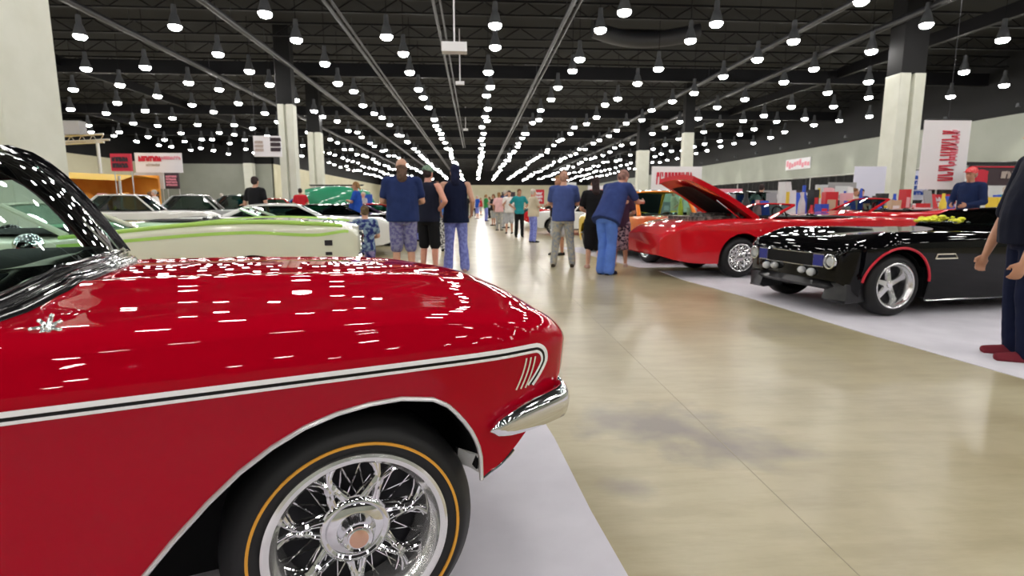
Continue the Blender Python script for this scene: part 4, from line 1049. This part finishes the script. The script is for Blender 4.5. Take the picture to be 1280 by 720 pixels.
NAVY = ('navy', (.018, .032, .115)); DNAVY = ('dark_navy', (.006, .010, .035)); BLUE = ('dusty_blue', (.06, .09, .26)); JEANS = ('light_jeans', (.17, .20, .58)); DJEANS = ('dark_jeans', (.008, .012, .045)); PERI = ('grey_periwinkle', (.26, .26, .42)); KHAKI = ('khaki', (.48, .44, .34)); GREY = ('light_grey', (.42, .43, .45)); BLK = ('black', (.01, .01, .012)); WHT = ('white', (.75, .72, .70)); TEAL = ('teal', (.02, .25, .28)); RED = ('red', (.5, .02, .03)); PINK = ('pink', (.75, .45, .45)); GRN = ('green', (.03, .22, .06)); BGE = ('beige', (.55, .48, .36)); RYL = ('royal', (.02, .08, .42))
away = PI / 2
person('heavy man seen from behind in navy tee and grey periwinkle shorts, balding head', -1.10, 8.6, away + R(8), 1.86, 0, NAVY, PERI, hairstyle='fringe', hair=(.09, .055, .04), belly=.075, wide=1.16, arms='front', legs='shorts', ppat=(.13, .12, .30))
person('person in green patterned cap with flushed bare arm, next to the balding man', -.78, 9.4, away - R(25), 1.80, 2, ('black_top', (.012, .014, .03)), BLK, hat=('camo', (.05, .12, .10), (.25, .35, .25)), belly=.03, arms='hip', sleeves='none', legs='shorts', hair=(.03, .02, .02))
person('woman seen from behind in dark navy sleeveless top and blue jeans', -.33, 9.62, away, 1.84, 0, DNAVY, JEANS, sleeves='none', hairstyle='long', hair=(.008, .010, .03), belly=.03, wide=1.06, arms='carry', stance=.12, flare=.6, shoes=(.5, .3, .3), ppat=(.28, .32, .75))
person('man standing with folded arms in dusty blue tee and grey khaki trousers', 1.62, 10.15, away - R(12), 1.77, 0, BLUE, KHAKI, hair=(.35, .2, .15), arms='folded', stance=.15, legs='long', ppat=(.30, .33, .38), belly=.04, wide=1.08, shoes=(.05, .04, .03))
person('man bending forward over the yellow and orange car in navy tee and flared jeans', 2.16, 9.0, R(42), 1.88, 0, ('mid_navy', (.03, .05, .17)), ('bright_jeans', (.10, .20, .60)), hair=(.22, .12, .10), lean=R(33), arms='reach', belly=.06, wide=1.08, stance=.06, flare=.8, shoes=(.01, .01, .03), head_dn=.3)
person('woman in a black dress with bare pale legs behind the bending man', 2.16, 9.95, away, 1.66, 0, BLK, BLK, hairstyle='long', hair=(.03, .02, .02), legs='skirt', arms='front', shoes=(.5, .3, .25))
person('person in dark floral skirt leaning by the yellow car', 2.70, 10.15, away - R(20), 1.55, 0, ('plum', (.06, .03, .06)), ('floral', (.03, .02, .05)), hair=(.05, .03, .02), legs='skirt', arms='front', ppat=(.5, .35, .42), shoes=(.6, .45, .4))
person('man standing at the right edge in navy tee and dark jeans with bare forearm', 4.10, 3.80, R(155), 1.80, 1, ('deep_navy', (.0025, .004, .014)), ('night_jeans', (.004, .007, .028)), arms='hang', sleeves='wide', belly=.05, wide=1.16, stance=.10, shoes=(.16, .02, .03), vox=.0085, z0=.004, hair=(.04, .03, .02), flare=.3)
person('man in a bright red cap and navy jacket standing beside the red convertible', 9.25, 9.9, R(200), 1.85, 1, ('jacket_navy', (.01, .02, .07)), BLK, hat=('scarlet', (.75, .02, .03), (.85, .2, .2)), sleeves='long', arms='front', hairstyle='short', hair=(.3, .28, .25))
person('child in patterned blue outfit near the nose of the cream car', -1.42, 7.3, away + R(20), 1.15, 0, ('blue_print', (.02, .03, .16)), ('blue_print2', (.03, .04, .22)), pat=(.25, .35, .45), ppat=(.35, .3, .55), hair=(.10, .07, .04), arms='front')
person('person in blue top behind the woman in sleeveless navy', -.92, 13.8, away, 1.72, 0, ('azure', (.05, .15, .45)), ('checked', (.02, .02, .02)), ppat=(.7, .7, .7), sleeves='none', hair=(.1, .05, .03), vox=.015)
# visitors farther away, each one different
tops = [BLK, WHT, RED, TEAL, GREY, NAVY, PINK, GRN, BGE, RYL]; bots = [DJEANS, KHAKI, BLK, GREY, JEANS]
hairs = [(.03, .02, .02), (.25, .14, .06), (.4, .36, .32), (.12, .06, .03)]
far_people = []
spots = [(2.75, 15.5 + 2.2, 3), (1.9, 12.6, 0), (1.75, 16.8, 8), (1.55, 19.5, 3), (1.35, 22., 1), (1.05, 24.5, 6), (1.45, 27., 5), (1.0, 30., 0), (1.5, 33., 2), (.75, 38., 7), (.2, 44., 9), (1.2, 46., 4), (-.1, 52., 1), (.6, 58., 2), (-.6, 40., 0), (-.9, 33., 5),
         (-1.5, 24., 4), (-3.6, 15.2, 9), (-1.9, 17.3, 5), (-5.6, 24.6, 6), (-7.3, 24., 2), (-9.0, 23., 8), (-11.6, 26.5, 0), (-12.5, 31., 3), (-6.9, 30.5, 0), (-9.8, 35., 7), (-12.2, 20.2, 1), (-12.6, 22.6, 5),
         (9.4, 15.8, 1), (10.9, 22.3, 4), (8.6, 19.5, 2), (12.2, 22.8, 0), (13.7, 19.0, 5), (15.2, 23.0, 6), (15.1, 15.0, 3), (11.6, 16.4, 8), (12.4, 9.8, 4), (17.2, 24.0, 1), (5.2, 18.2, 4), (4.9, 22.5, 6), (-5.4, 14.2, 0), (-6.4, 16.8, 5), (-7.6, 20.6, 1), (-6.9, 27.6, 8), (-8.9, 30.8, 2), (-11.2, 37.5, 9), (-4.6, 23.2, 4), (-13.6, 34.0, 6), (8.0, 22.0, 8), (10.2, 25.0, 7), (6.6, 26.0, 9)]
proto = {}
colour_word = {'black': 'black', 'white': 'white', 'red': 'red', 'teal': 'teal', 'light_grey': 'light grey', 'navy': 'navy', 'pink': 'pale pink', 'green': 'green', 'beige': 'beige', 'royal': 'royal blue', 'dark_jeans': 'dark jeans', 'khaki': 'khaki trousers', 'light_jeans': 'light jeans'}
low = {'black': 'black trousers', 'light_grey': 'grey trousers'}
for i, (x, y, c) in enumerate(spots):
    bt = bots[(i * 3 + c) % 5]; tp = tops[c]
    if x < -2.5: where = 'among the left rows of cars'
    elif x > 4.5: where = 'by the booths behind the red cars'
    elif y < 28: where = 'on the right side of the aisle'
    else: where = 'far down the aisle'
    order = ['nearest', 'second', 'third', 'fourth', 'fifth', 'sixth', 'seventh', 'eighth', 'ninth', 'tenth', 'eleventh', 'twelfth', 'thirteenth', 'fourteenth', 'fifteenth']
    zone = lambda s: 0 if s[0] < -2.5 else (1 if s[0] > 4.5 else (2 if s[1] < 28 else 3))
    n_in = sorted([s[1] for s in spots if zone(s) == zone((x, y))]).index(y)
    where = ['in left car rows', 'by right booths', 'right of aisle', 'far down aisle'][zone((x, y))]
    lab = 'visitor in %s top and %s, %s, %s one away' % (colour_word[tp[0]], low.get(bt[0]) or colour_word[bt[0]], where, order[min(n_in, 14)])
    def hit(x, y):
        for c, a, l0, l1, w in CARS:
            d = Vector((x, y)) - Vector((c.x, c.y)); u = d.x * math.cos(a) + d.y * math.sin(a); v = -d.x * math.sin(a) + d.y * math.cos(a)
            if l0 < u < l1 and abs(v) < w: return True
        if -8 < x < -3.4 and 24.2 < y < 27.2: return True
        return False
    for step in range(90):
        if not hit(x, y): break
        y += .12
    key = i % 10
    person(lab, x, y, rnd.uniform(0, 2 * PI), rnd.uniform(1.62, 1.86), i % 2, tp, bt, hair=hairs[i % 4], hairstyle=['short', 'long', 'short', 'pony'][(i * 7) % 4], arms=['down', 'front', 'folded', 'hip', 'phone'][i % 5], vox=.024 if y > 18 else .019, fingers=False, belly=(i % 3) * .03, legs=['long', 'shorts', 'long'][i % 3])
finish_people()
#MORE4
# ================================================================== BOOTHS, BANNERS, SIGNS
M['banner'] = mat('white_banner_cloth', (.80, .78, .82), .7)
M['red_ink'] = mat('red_ink', (.62, .02, .05), .6); M['pink_ink'] = mat('pink_ink', (.80, .30, .38), .6); M['dark_ink'] = mat('dark_ink', (.05, .03, .04), .6); M['grey_ink'] = mat('warm_grey_ink', (.50, .42, .38), .6)
M['drape'] = noisy('black_drape', (.006, .006, .007), (.018, .018, .02), 3., .8)
M['wdrape'] = noisy('white_booth_panel', (.62, .64, .66), (.70, .72, .74), 2., .7)
M['lav'] = mat('lavender_white_board', (.72, .72, .88), .5); M['redc'] = mat('red_cloth', (.55, .02, .035), .7); M['yell'] = noisy('yellow_petals', (.70, .72, .02), (.85, .8, .05), 20, .6)
M['orange_cloth'] = noisy('orange_canvas', (.80, .30, .03), (.9, .42, .06), 1.5, .6); M['oyellow'] = mat('yellow_canvas_edge', (.85, .55, .08), .6); M['greycard'] = mat('grey_card', (.35, .35, .36), .7); M['bluec'] = mat('blue_cloth', (.02, .09, .5), .7)
M['alu'] = mat('truss_aluminium', (.6, .6, .58), .35, .8)
def panel(name, px0, px1, Y, m, label, cat, th=.08, parent=None, kind=None, yaw=0.):
    """an upright board with its own distance, size and thickness; corners read at that distance"""
    a = at_depth(px0[0], px0[1], Y); b = at_depth(px1[0], px1[1], Y)
    o = MB().box((0, 0, 0), (abs(b.x - a.x), th, abs(a.z - b.z))).build(name, m, parent, False)
    o.location = ((a.x + b.x) / 2, Y, (a.z + b.z) / 2)
    if label: tag(o, label, cat)
    return o, a, b
def scrawl(parent, name, w, h, m, rows=2, seed=1, stroke=.03, y=-.06, vert=False, cx=0., cz=0.):
    """blurred lettering-like marks standing on the board, unreadable in the photo too"""
    g = random.Random(seed); b = MB()
    for r in range(rows):
        z = cz + h / 2 - h * (r + .5) / rows; x = cx - w / 2
        while x < cx + w / 2 - w * .06:
            lw = w * g.uniform(.06, .10); hh = h / rows * .36; k = g.randrange(3)
            pts = [(x, y, z - hh), (x + lw * .15, y, z + hh), (x + lw * .6, y, z + (hh if k else 0)), (x + lw * .7, y, z - (hh if k != 1 else -hh * .3))]
            if vert: pts = [(cx + (q[2] - cz), y, cz + (q[0] - cx)) for q in pts]
            b.tube(pts, stroke, 5); x += lw * 1.25
    return b.build(name, m, parent)
# --- the long black booth wall on the right
t = empty('booth_wall', (26, 40, 0)); tag(t, 'long black draped booth wall below the grey hall wall at right', 'booth')
dr = MB()
n = 160
rg = [[(26 + .12 * math.sin(i * 1.9), 24 + 45 * i / n, z) for z in (0.02, 3.15)] for i in range(n + 1)]
dr.rings(rg, False, False).rings([[(x + .1, y, z) for x, y, z in q] for q in rg], False, False)
o = dr.build('drape', M['drape'], t); o.location = (-26, -40, 0)
MB().tube([(0, -16, 3.2), (0, 29, 3.2)], .05, 6).build('rail', M['alu'], t)
for k in range(8): MB().tube([(0, -16 + 6 * k, 0), (0, -16 + 6 * k, 3.2)], .04, 6).build('upright', M['alu'], t)
def board(x0, y0, x1, y1, Y, m, label, name='display_board', cat='board', ink=None, rows=2, seed=1):
    o, a, b = panel(name, (x0, y0), (x1, y1), Y, M[m] if isinstance(m, str) else m, label, cat)
    if abs(a.z + b.z) / 2 - abs(a.z - b.z) / 2 < 3.:
        zb = -abs(a.z - b.z) / 2
        for q in (-.42, .42): MB().tube([(q * abs(b.x - a.x), .05, zb + .05), (q * abs(b.x - a.x), .05, -(a.z + b.z) / 2 + .002)], .02, 6).build('stand_pole', M['alu'], o)
    else:
        for q in (-.42, .42): MB().tube([(q * abs(b.x - a.x), 0, abs(a.z - b.z) / 2), (q * abs(b.x - a.x), 0, 11.2 - (a.z + b.z) / 2)], .012, 4).build('hanging_wire', M['dark_metal'], o)
    if ink: scrawl(o, 'print', abs(b.x - a.x) * .8, abs(a.z - b.z) * .7, M[ink], rows, seed, abs(b.x - a.x) * .012 + .01)
    return o
board(899, 236, 926, 263, 30, 'pink_ink', 'pink and white poster board behind the raised red hood', ink='lav', rows=4, seed=3)
board(955, 238, 985, 266, 29, 'greycard', 'grey display board on the black booth wall', ink='banner', rows=3, seed=5)
board(990, 238, 1016, 252, 28.5, 'dark_ink', 'dark board with white print on the black booth wall', ink='banner', rows=2, seed=8)
board(988, 258, 1017, 279, 24, 'wdrape', 'white board with a blue mark above the red fender', ink='bluec', rows=1, seed=9)
board(1020, 231, 1037, 262, 26, 'oyellow' if False else 'wdrape', 'narrow cream panel left of the dark screen', rows=2)
o = board(1036, 228, 1068, 251, 25.5, 'greycard', 'dark framed screen with a white picture by the booths', name='display_screen', cat='screen')
MB().box((0, -.06, .05), (.75, .03, .42)).build('picture', M['wdrape'], o, False)
board(1069, 208, 1104, 247, 27, 'lav', 'large pale lavender board left of the tall right column')
board(1136, 213, 1158, 250, 30, 'lav', 'pale board with blue stripes right of the tall column', ink='bluec', rows=4, seed=4)
# --- tall vertical banner
o, a, b = panel('vertical_banner', (1156, 150), (1204, 237), 19, M['banner'], 'tall white vertical banner with red script, right of the column', 'banner', .03)
scrawl(o, 'red_script', 1.75, .75, M['red_ink'], 1, 12, .03, -.035, True, .10, .0)
scrawl(o, 'pink_script', 1.3, .35, M['pink_ink'], 1, 15, .028, -.035, True, .32, .30)
MB().tube([(-.8, 0, abs(a.z - b.z) / 2 + .02), (.8, 0, abs(a.z - b.z) / 2 + .02)], .03, 6).tube([(0, 0, abs(a.z - b.z) / 2), (0, 0, 6.6)], .012, 4).build('hanging_rod', M['dark_metal'], o)
# --- white booth with black and red header at far right
t = empty('white_booth', (22.2, 21.5, 0)); tag(t, 'white walled booth with grey trim behind the man in the red cap', 'booth')
MB().box((.6, 0, 1.35), (6.6, .15, 2.7)).build('back_panel', M['wdrape'], t, False)
MB().box((.6, -.1, 2.76), (6.8, .3, .12)).build('top_trim', M['dark_metal'], t, False)
MB().box((-2.7, -1.2, 1.2), (.12, 2.4, 2.4)).build('side_panel', M['wdrape'], t, False)
o, a, b = panel('header_banner', (1212, 207), (1300, 232), 18.2, M['dark_ink'], 'black header banner with red emblem and grey letters above the red cap', 'banner', .1)
w_ = abs(b.x - a.x)
for q in (-.45, .45): MB().tube([(q * w_, .09, 0), (q * w_, .09, -(a.z + b.z) / 2 + .002)], .03, 6).build('stand_pole', M['alu'], o)
scrawl(o, 'grey_letters', w_ * .5, .32, M['grey_ink'], 1, 21, .03, -.07, False, w_ * .18, .02)
MB().rings([[(-w_ * .45 + .5 * i / 5 + .02 * (j % 2), -.07, -.28 + .5 * j / 3 * (1 - .3 * abs(i / 5 - .5))) for j in range(4)] for i in range(6)], False, False).build('red_emblem', M['red_ink'], o)
MB().box((w_ * -.05, -.06, .29), (w_ * .9, .03, .04)).build('red_edge', M['red_ink'], o, False)
board(1160, 243, 1206, 262, 18.2, 'redc', 'red fascia with pale merchandise marks behind the convertible', ink='banner', rows=2, seed=31)
# --- wall sign and wall washer lamps
o = MB().box((0, 0, 0), (.1, 5.2, 1.3)).build('wall_sign', M['banner'], None, False); o.location = (XR - .06, 66.5, 6.0); tag(o, 'pink and white sign high on the grey right hall wall', 'sign')
q = MB(); g = random.Random(4)
for i in range(9): q.box((-.06, -2.2 + .55 * i, g.uniform(-.2, .2)), (.04, .42, g.uniform(.4, .8)))
q.build('pink_lettering', M['pink_ink'], o, False)
fx = MB()
for k in range(16):
    y = 26 + 6.2 * k
    L = bpy.data.lights.new('wall_wash', 'SPOT'); L.energy = 900; L.spot_size = R(75); L.spot_blend = .9; L.shadow_soft_size = .15; L.color = (1, .98, .88)
    lo = bpy.data.objects.new('wall_wash', L); COL.objects.link(lo); lo.location = (XR - .75, y, 8.0); lo.rotation_euler = (0, R(14), 0)
    f = MB().lathe([(0, .25), (.12, .25), (.16, 0), (.13, 0), (.1, .15)], 12).build('wall_washer', M['lamp_house']); f.location = (XR - .75, y, 8.02)
    tag(f, 'small downlight above the grey right hall wall', 'lamp', 'wall washers along the right wall')
# --- left side: truss, orange booth, banners
t = empty('lighting_truss', (-19, 27, 0)); tag(t, 'silver lighting truss over the orange booth at left', 'truss')
for (a0, b0) in (((-4.5, 0, 3.9), (2.2, 0, 4.3)), ((-4.5, 0, 3.55), (2.2, 0, 3.95)), ((-4.5, .4, 3.75), (2.2, .4, 4.1))):
    MB().tube([a0, b0], .05, 6).build('chord', M['alu'], t)
q = MB()
for i in range(14):
    x0 = -4.5 + 6.7 * i / 14; x1 = x0 + .24; dz = .4 * (x0 + 4.5) / 6.7
    q.tube([(x0, 0, 3.9 + dz), (x1, 0, 3.55 + dz), (x0 + .48, 0, 3.9 + dz)], .022, 4)
q.build('lacing', M['alu'], t)
for x in (-4.2, 1.9): MB().tube([(x, 0, 0.02), (x, 0, 3.9)], .07, 6).build('leg', M['alu'], t)
MB().box((1.0, 0, 4.55), (.7, .5, .6)).build('lamp_head', M['greycard'], t, False)
t = empty('orange_booth', (-17.2, 25.5, 0)); tag(t, 'orange and yellow canopied booth beside the big left column', 'booth')
q = MB(); q.rings([[(-3.2 + 6 * i / 8, -1.6, 2.35 - .25 * i / 8), (-3.2 + 6 * i / 8, -.6, 2.62 - .25 * i / 8), (-3.2 + 6 * i / 8, 1.2, 2.5 - .2 * i / 8)] for i in range(9)], False, False)
q.build('awning', M['oyellow'], t)
MB().box((-.2, 1.2, 1.25), (6, .12, 2.4)).build('back_panel', M['orange_cloth'], t, False)
for x in (-3.1, 2.7): MB().tube([(x, -1.5, 0), (x, -1.5, 2.3)], .05, 6).build('post', M['alu'], t)
g = random.Random(11)
for i in range(7):
    x = -20 + .85 * i; y = 25.1 + g.uniform(-.2, .2); hh = g.uniform(1.2, 1.75)
    q = MB(); q.rings([[(x + r * (1 + .12 * math.sin(3 * a + i)) * math.cos(a), y + r * math.sin(a), z) for a in [2 * PI * k / 14 for k in range(14)]] for r, z in ((.28, .02), (.35, .35), (.30, hh * .55), (.36, hh * .75), (.26, hh * .92), (.10, hh))])
    tag(q.build('covered_figure', M['orange_cloth']), 'lumpy orange cloth covered display, %s from the left in the orange booth' % ['first', 'second', 'third', 'fourth', 'fifth', 'sixth', 'seventh'][i], 'display', 'orange covered displays')
o = board(138, 192, 166, 214, 23.3, 'red_ink', 'red square flag hanging left of the white banner', name='flag', cat='flag', ink='dark_ink', rows=2, seed=41)
o, a, b = panel('hanging_banner', (168, 191), (229, 216), 27, M['banner'], 'wide white banner with red letters hanging at left', 'banner', .04)
scrawl(o, 'red_letters', 1.0, .32, M['red_ink'], 1, 52, .035, -.03, False, -.35, .18); scrawl(o, 'pink_letters', .9, .2, M['pink_ink'], 1, 53, .02, -.03, False, .6, .22); scrawl(o, 'small_letters', .6, .14, M['grey_ink'], 1, 54, .02, -.03, False, -.25, -.1)
board(168, 216, 206, 236, 27.4, 'wdrape', 'white panel under the hanging banner with red letters', ink='grey_ink', rows=1, seed=57)
board(206, 216, 225, 236, 26.5, 'dark_ink', 'dark cluttered picture board right of the white panel', ink='pink_ink', rows=4, seed=58)
board(186, 236, 202, 256, 25, 'orange_cloth', 'small orange poster below the white banner panel', ink='dark_ink', rows=3, seed=59)
o, a, b = panel('hanging_sign', (317, 170), (352, 196), 36, M['banner'], 'square white hanging sign in front of the left pale column', 'sign', .25)
scrawl(o, 'dark_print', .6, .9, M['dark_ink'], 3, 61, .04, -.14, False, .55, .1); scrawl(o, 'grey_print', .5, .7, M['grey_ink'], 3, 62, .03, -.14, False, -.45, .0)
hz = abs(a.z - b.z) / 2
for sx_ in (-.7, .7): MB().tube([(sx_, 0, hz), (sx_, 0, 11.2 - o.location.z)], .02, 4).build('hanging_wire', M['dark_metal'], o)
o = board(815, 208, 876, 238, 44, 'banner', 'broad white banner far behind the raised red hood', name='hanging_banner', cat='banner', ink='red_ink', rows=1, seed=66)
board(694, 228, 720, 252, 60, 'wdrape', 'pale booth panel far behind the man with folded arms')
board(735, 232, 758, 256, 48, 'banner', 'white framed panel above the yellow hood', ink='red_ink', rows=2, seed=71)
board(405, 238, 455, 246, 36, 'greycard', 'long grey fascia above the green panel truck')
board(450, 243, 466, 262, 24.1, 'bluec', 'small bright blue board right of the green truck')
board(627, 240, 644, 256, 40, 'dark_ink', 'black hanging display far down the aisle')
board(664, 237, 680, 255, 30, 'redc', 'red and white panel beside the man with folded arms', ink='banner', rows=3, seed=77)
# --- vendor tables with boxes
cols = [('white', (.75, .75, .76)), ('black', (.015, .015, .018)), ('red', (.6, .02, .03)), ('blue', (.02, .08, .55)), ('pink', (.8, .4, .45)), ('yellow', (.8, .6, .05)), ('grey', (.3, .3, .32)), ('tan', (.55, .42, .28)), ('silver', (.55, .56, .6))]
bm_ = {c: mat(c + '_carton', v, .5) for c, v in cols}
def vendor_table(cx, cy, L, rz, n, where, seed, cloth_m, z_top=.76, hmin=.1, hmax=.42):
    t = empty('vendor_table', (cx, cy, 0), rz); tag(t, 'cloth covered vendor table ' + where, 'table')
    MB().box((0, 0, z_top - .02), (L, .75, .04)).build('tabletop', M['wdrape'], t, False)
    q = MB(); per = []
    P4 = [(-L / 2 - .01, -.385), (L / 2 + .01, -.385), (L / 2 + .01, .385), (-L / 2 - .01, .385)]
    ring_ = []
    for (xa, ya), (xb, yb) in zip(P4, P4[1:] + P4[:1]):
        m_ = 14
        for i in range(m_): ring_.append((xa + (xb - xa) * i / m_, ya + (yb - ya) * i / m_, i))
    low_ = [(x * (1 + .012 * math.sin(i * 2.)), y * (1 + .05 * math.sin(i * 2.)), .05) for x, y, i in ring_]
    q.rings([low_, [(x, y, z_top + .002) for x, y, i in ring_]], True, False); q.add([(x, y, z_top + .003) for x, y in P4], [(0, 1, 2, 3)])
    q.build('cloth', cloth_m, t, False)
    for sx_ in (-1, 1):
        for sy_ in (-1, 1): MB().tube([(sx_ * (L / 2 - .1), sy_ * .28, 0), (sx_ * (L / 2 - .1), sy_ * .28, z_top - .04)], .02, 6).build('leg', M['dark_metal'], t)
    g = random.Random(seed); M3 = Matrix.Rotation(rz, 3, 'Z'); x = -L / 2 + .12; i = 0
    while x < L / 2 - .12 and i < n:
        w = g.uniform(.16, .34); h = g.uniform(hmin, hmax); c, _ = cols[g.randrange(len(cols))]; yy = g.uniform(-.12, .12)
        pos = Vector((cx, cy, z_top + .004)) + M3 @ Vector((x + w / 2, yy, 0))
        kind = g.randrange(3); b = MB()
        if kind == 0:
            b.box((0, 0, h / 2), (w * .9, .26, h)); nm, ct = 'carton', 'box'
        elif kind == 1:
            b.lathe([(0, 0), (w * .32, 0), (w * .34, h * .1), (w * .30, h * .6), (w * .14, h * .82), (w * .14, h), (0, h)], 14); nm, ct = 'canister', 'canister'
        else:
            b.box((0, .05, h * .5), (w * .95, .03, h), mt=Matrix.Rotation(R(-12), 3, 'X')); b.box((0, .10, h * .4), (w * .1, .02, h * .8)); nm, ct = 'display_card', 'card'
        o = b.build(nm, bm_[c], None, kind == 1); o.location = pos; o.rotation_euler = (0, 0, rz + g.uniform(-.3, .3))
        if kind == 0: MB().box((0, -.132, h * .55), (w * .6, .004, h * .35)).build('label_patch', bm_[cols[(g.randrange(9))][0]], o, False)
        tag(o, '%s %s on the vendor table %s' % (c, nm.replace('_', ' '), where), ct, 'goods on the vendor table ' + where)
        x += w + .03; i += 1
vendor_table(6.42, 14.1, 2.6, 0, 14, 'just behind the open red sports car', 3, M['drape'], hmin=.3, hmax=.75)
vendor_table(9.3, 13.4, 3.0, 0, 16, 'behind the red convertible windshield', 5, M['redc'], hmin=.35, hmax=.8)
vendor_table(9.8, 17.2 + 3.0, 3.2, 0, 16, 'left of the tall right column', 8, M['wdrape'], hmin=.35, hmax=.95)
vendor_table(13.5, 17.2, 3.4, 0, 18, 'under the red fascia', 9, M['redc'], hmin=.3, hmax=.85)
vendor_table(13.8, 13.0, 2.6, 0, 14, 'under the tall vertical banner', 12, M['wdrape'], hmin=.3, hmax=.7)
vendor_table(17.4, 16.6, 3.2, 0, 16, 'in front of the white booth', 15, M['drape'], hmax=.5)
vendor_table(14.8, 24.5, 4.5, 0, 22, 'along the black booth wall', 18, M['drape'], hmax=.9)
vendor_table(6.9, 19.2, 2.6, 0, 14, 'beyond the yellow car', 21, M['redc'], hmax=.6)
vendor_table(-15.2, 22.3, 3.4, 0, 18, 'under the hanging white banner', 24, M['drape'], hmax=.6)
vendor_table(-14.5, 18.3, 3.0, 0, 16, 'in front of the orange booth', 27, M['drape'], hmax=.6)
vendor_table(9.3, 14.9, 3.2, 0, 18, 'second in depth behind the red convertible', 41, M['drape'], hmin=.35, hmax=1.0)
vendor_table(12.6, 15.1, 3.0, 0, 18, 'between the red convertible and the white booth', 44, M['wdrape'], hmin=.3, hmax=.9)
vendor_table(11.4, 18.6, 3.2, 0, 18, 'third in depth behind the red convertible', 47, M['redc'], hmin=.4, hmax=1.1)
vendor_table(-14.2, 20.6, 3.2, 0, 18, 'below the red flag', 49, M['drape'], hmin=.3, hmax=.8)
# --- yellow flowers on the black coupe
t = empty('flower_arrangement', (5.52, 6.25, .93)); tag(t, 'bright yellow flower bunch lying on the black coupe', 'flowers')
g = random.Random(5); q = MB()
for i in range(46):
    x, y = g.uniform(-.26, .26), g.uniform(-.12, .12); r = g.uniform(.022, .045)
    q.ell((x, y, .025 + g.uniform(0, .07) * (1 - abs(x) / .34)), (r, r, r * .6), 8, 5)
q.build('blooms', M['yell'], t); q = MB()
for i in range(14):
    x, y = g.uniform(-.28, .28), g.uniform(-.13, .13); q.ell((x, y, .02), (.04, .018, .010), 8, 5, Matrix.Rotation(g.uniform(0, 3), 3, 'Z'))
q.build('foliage', M['dgreen'], t)
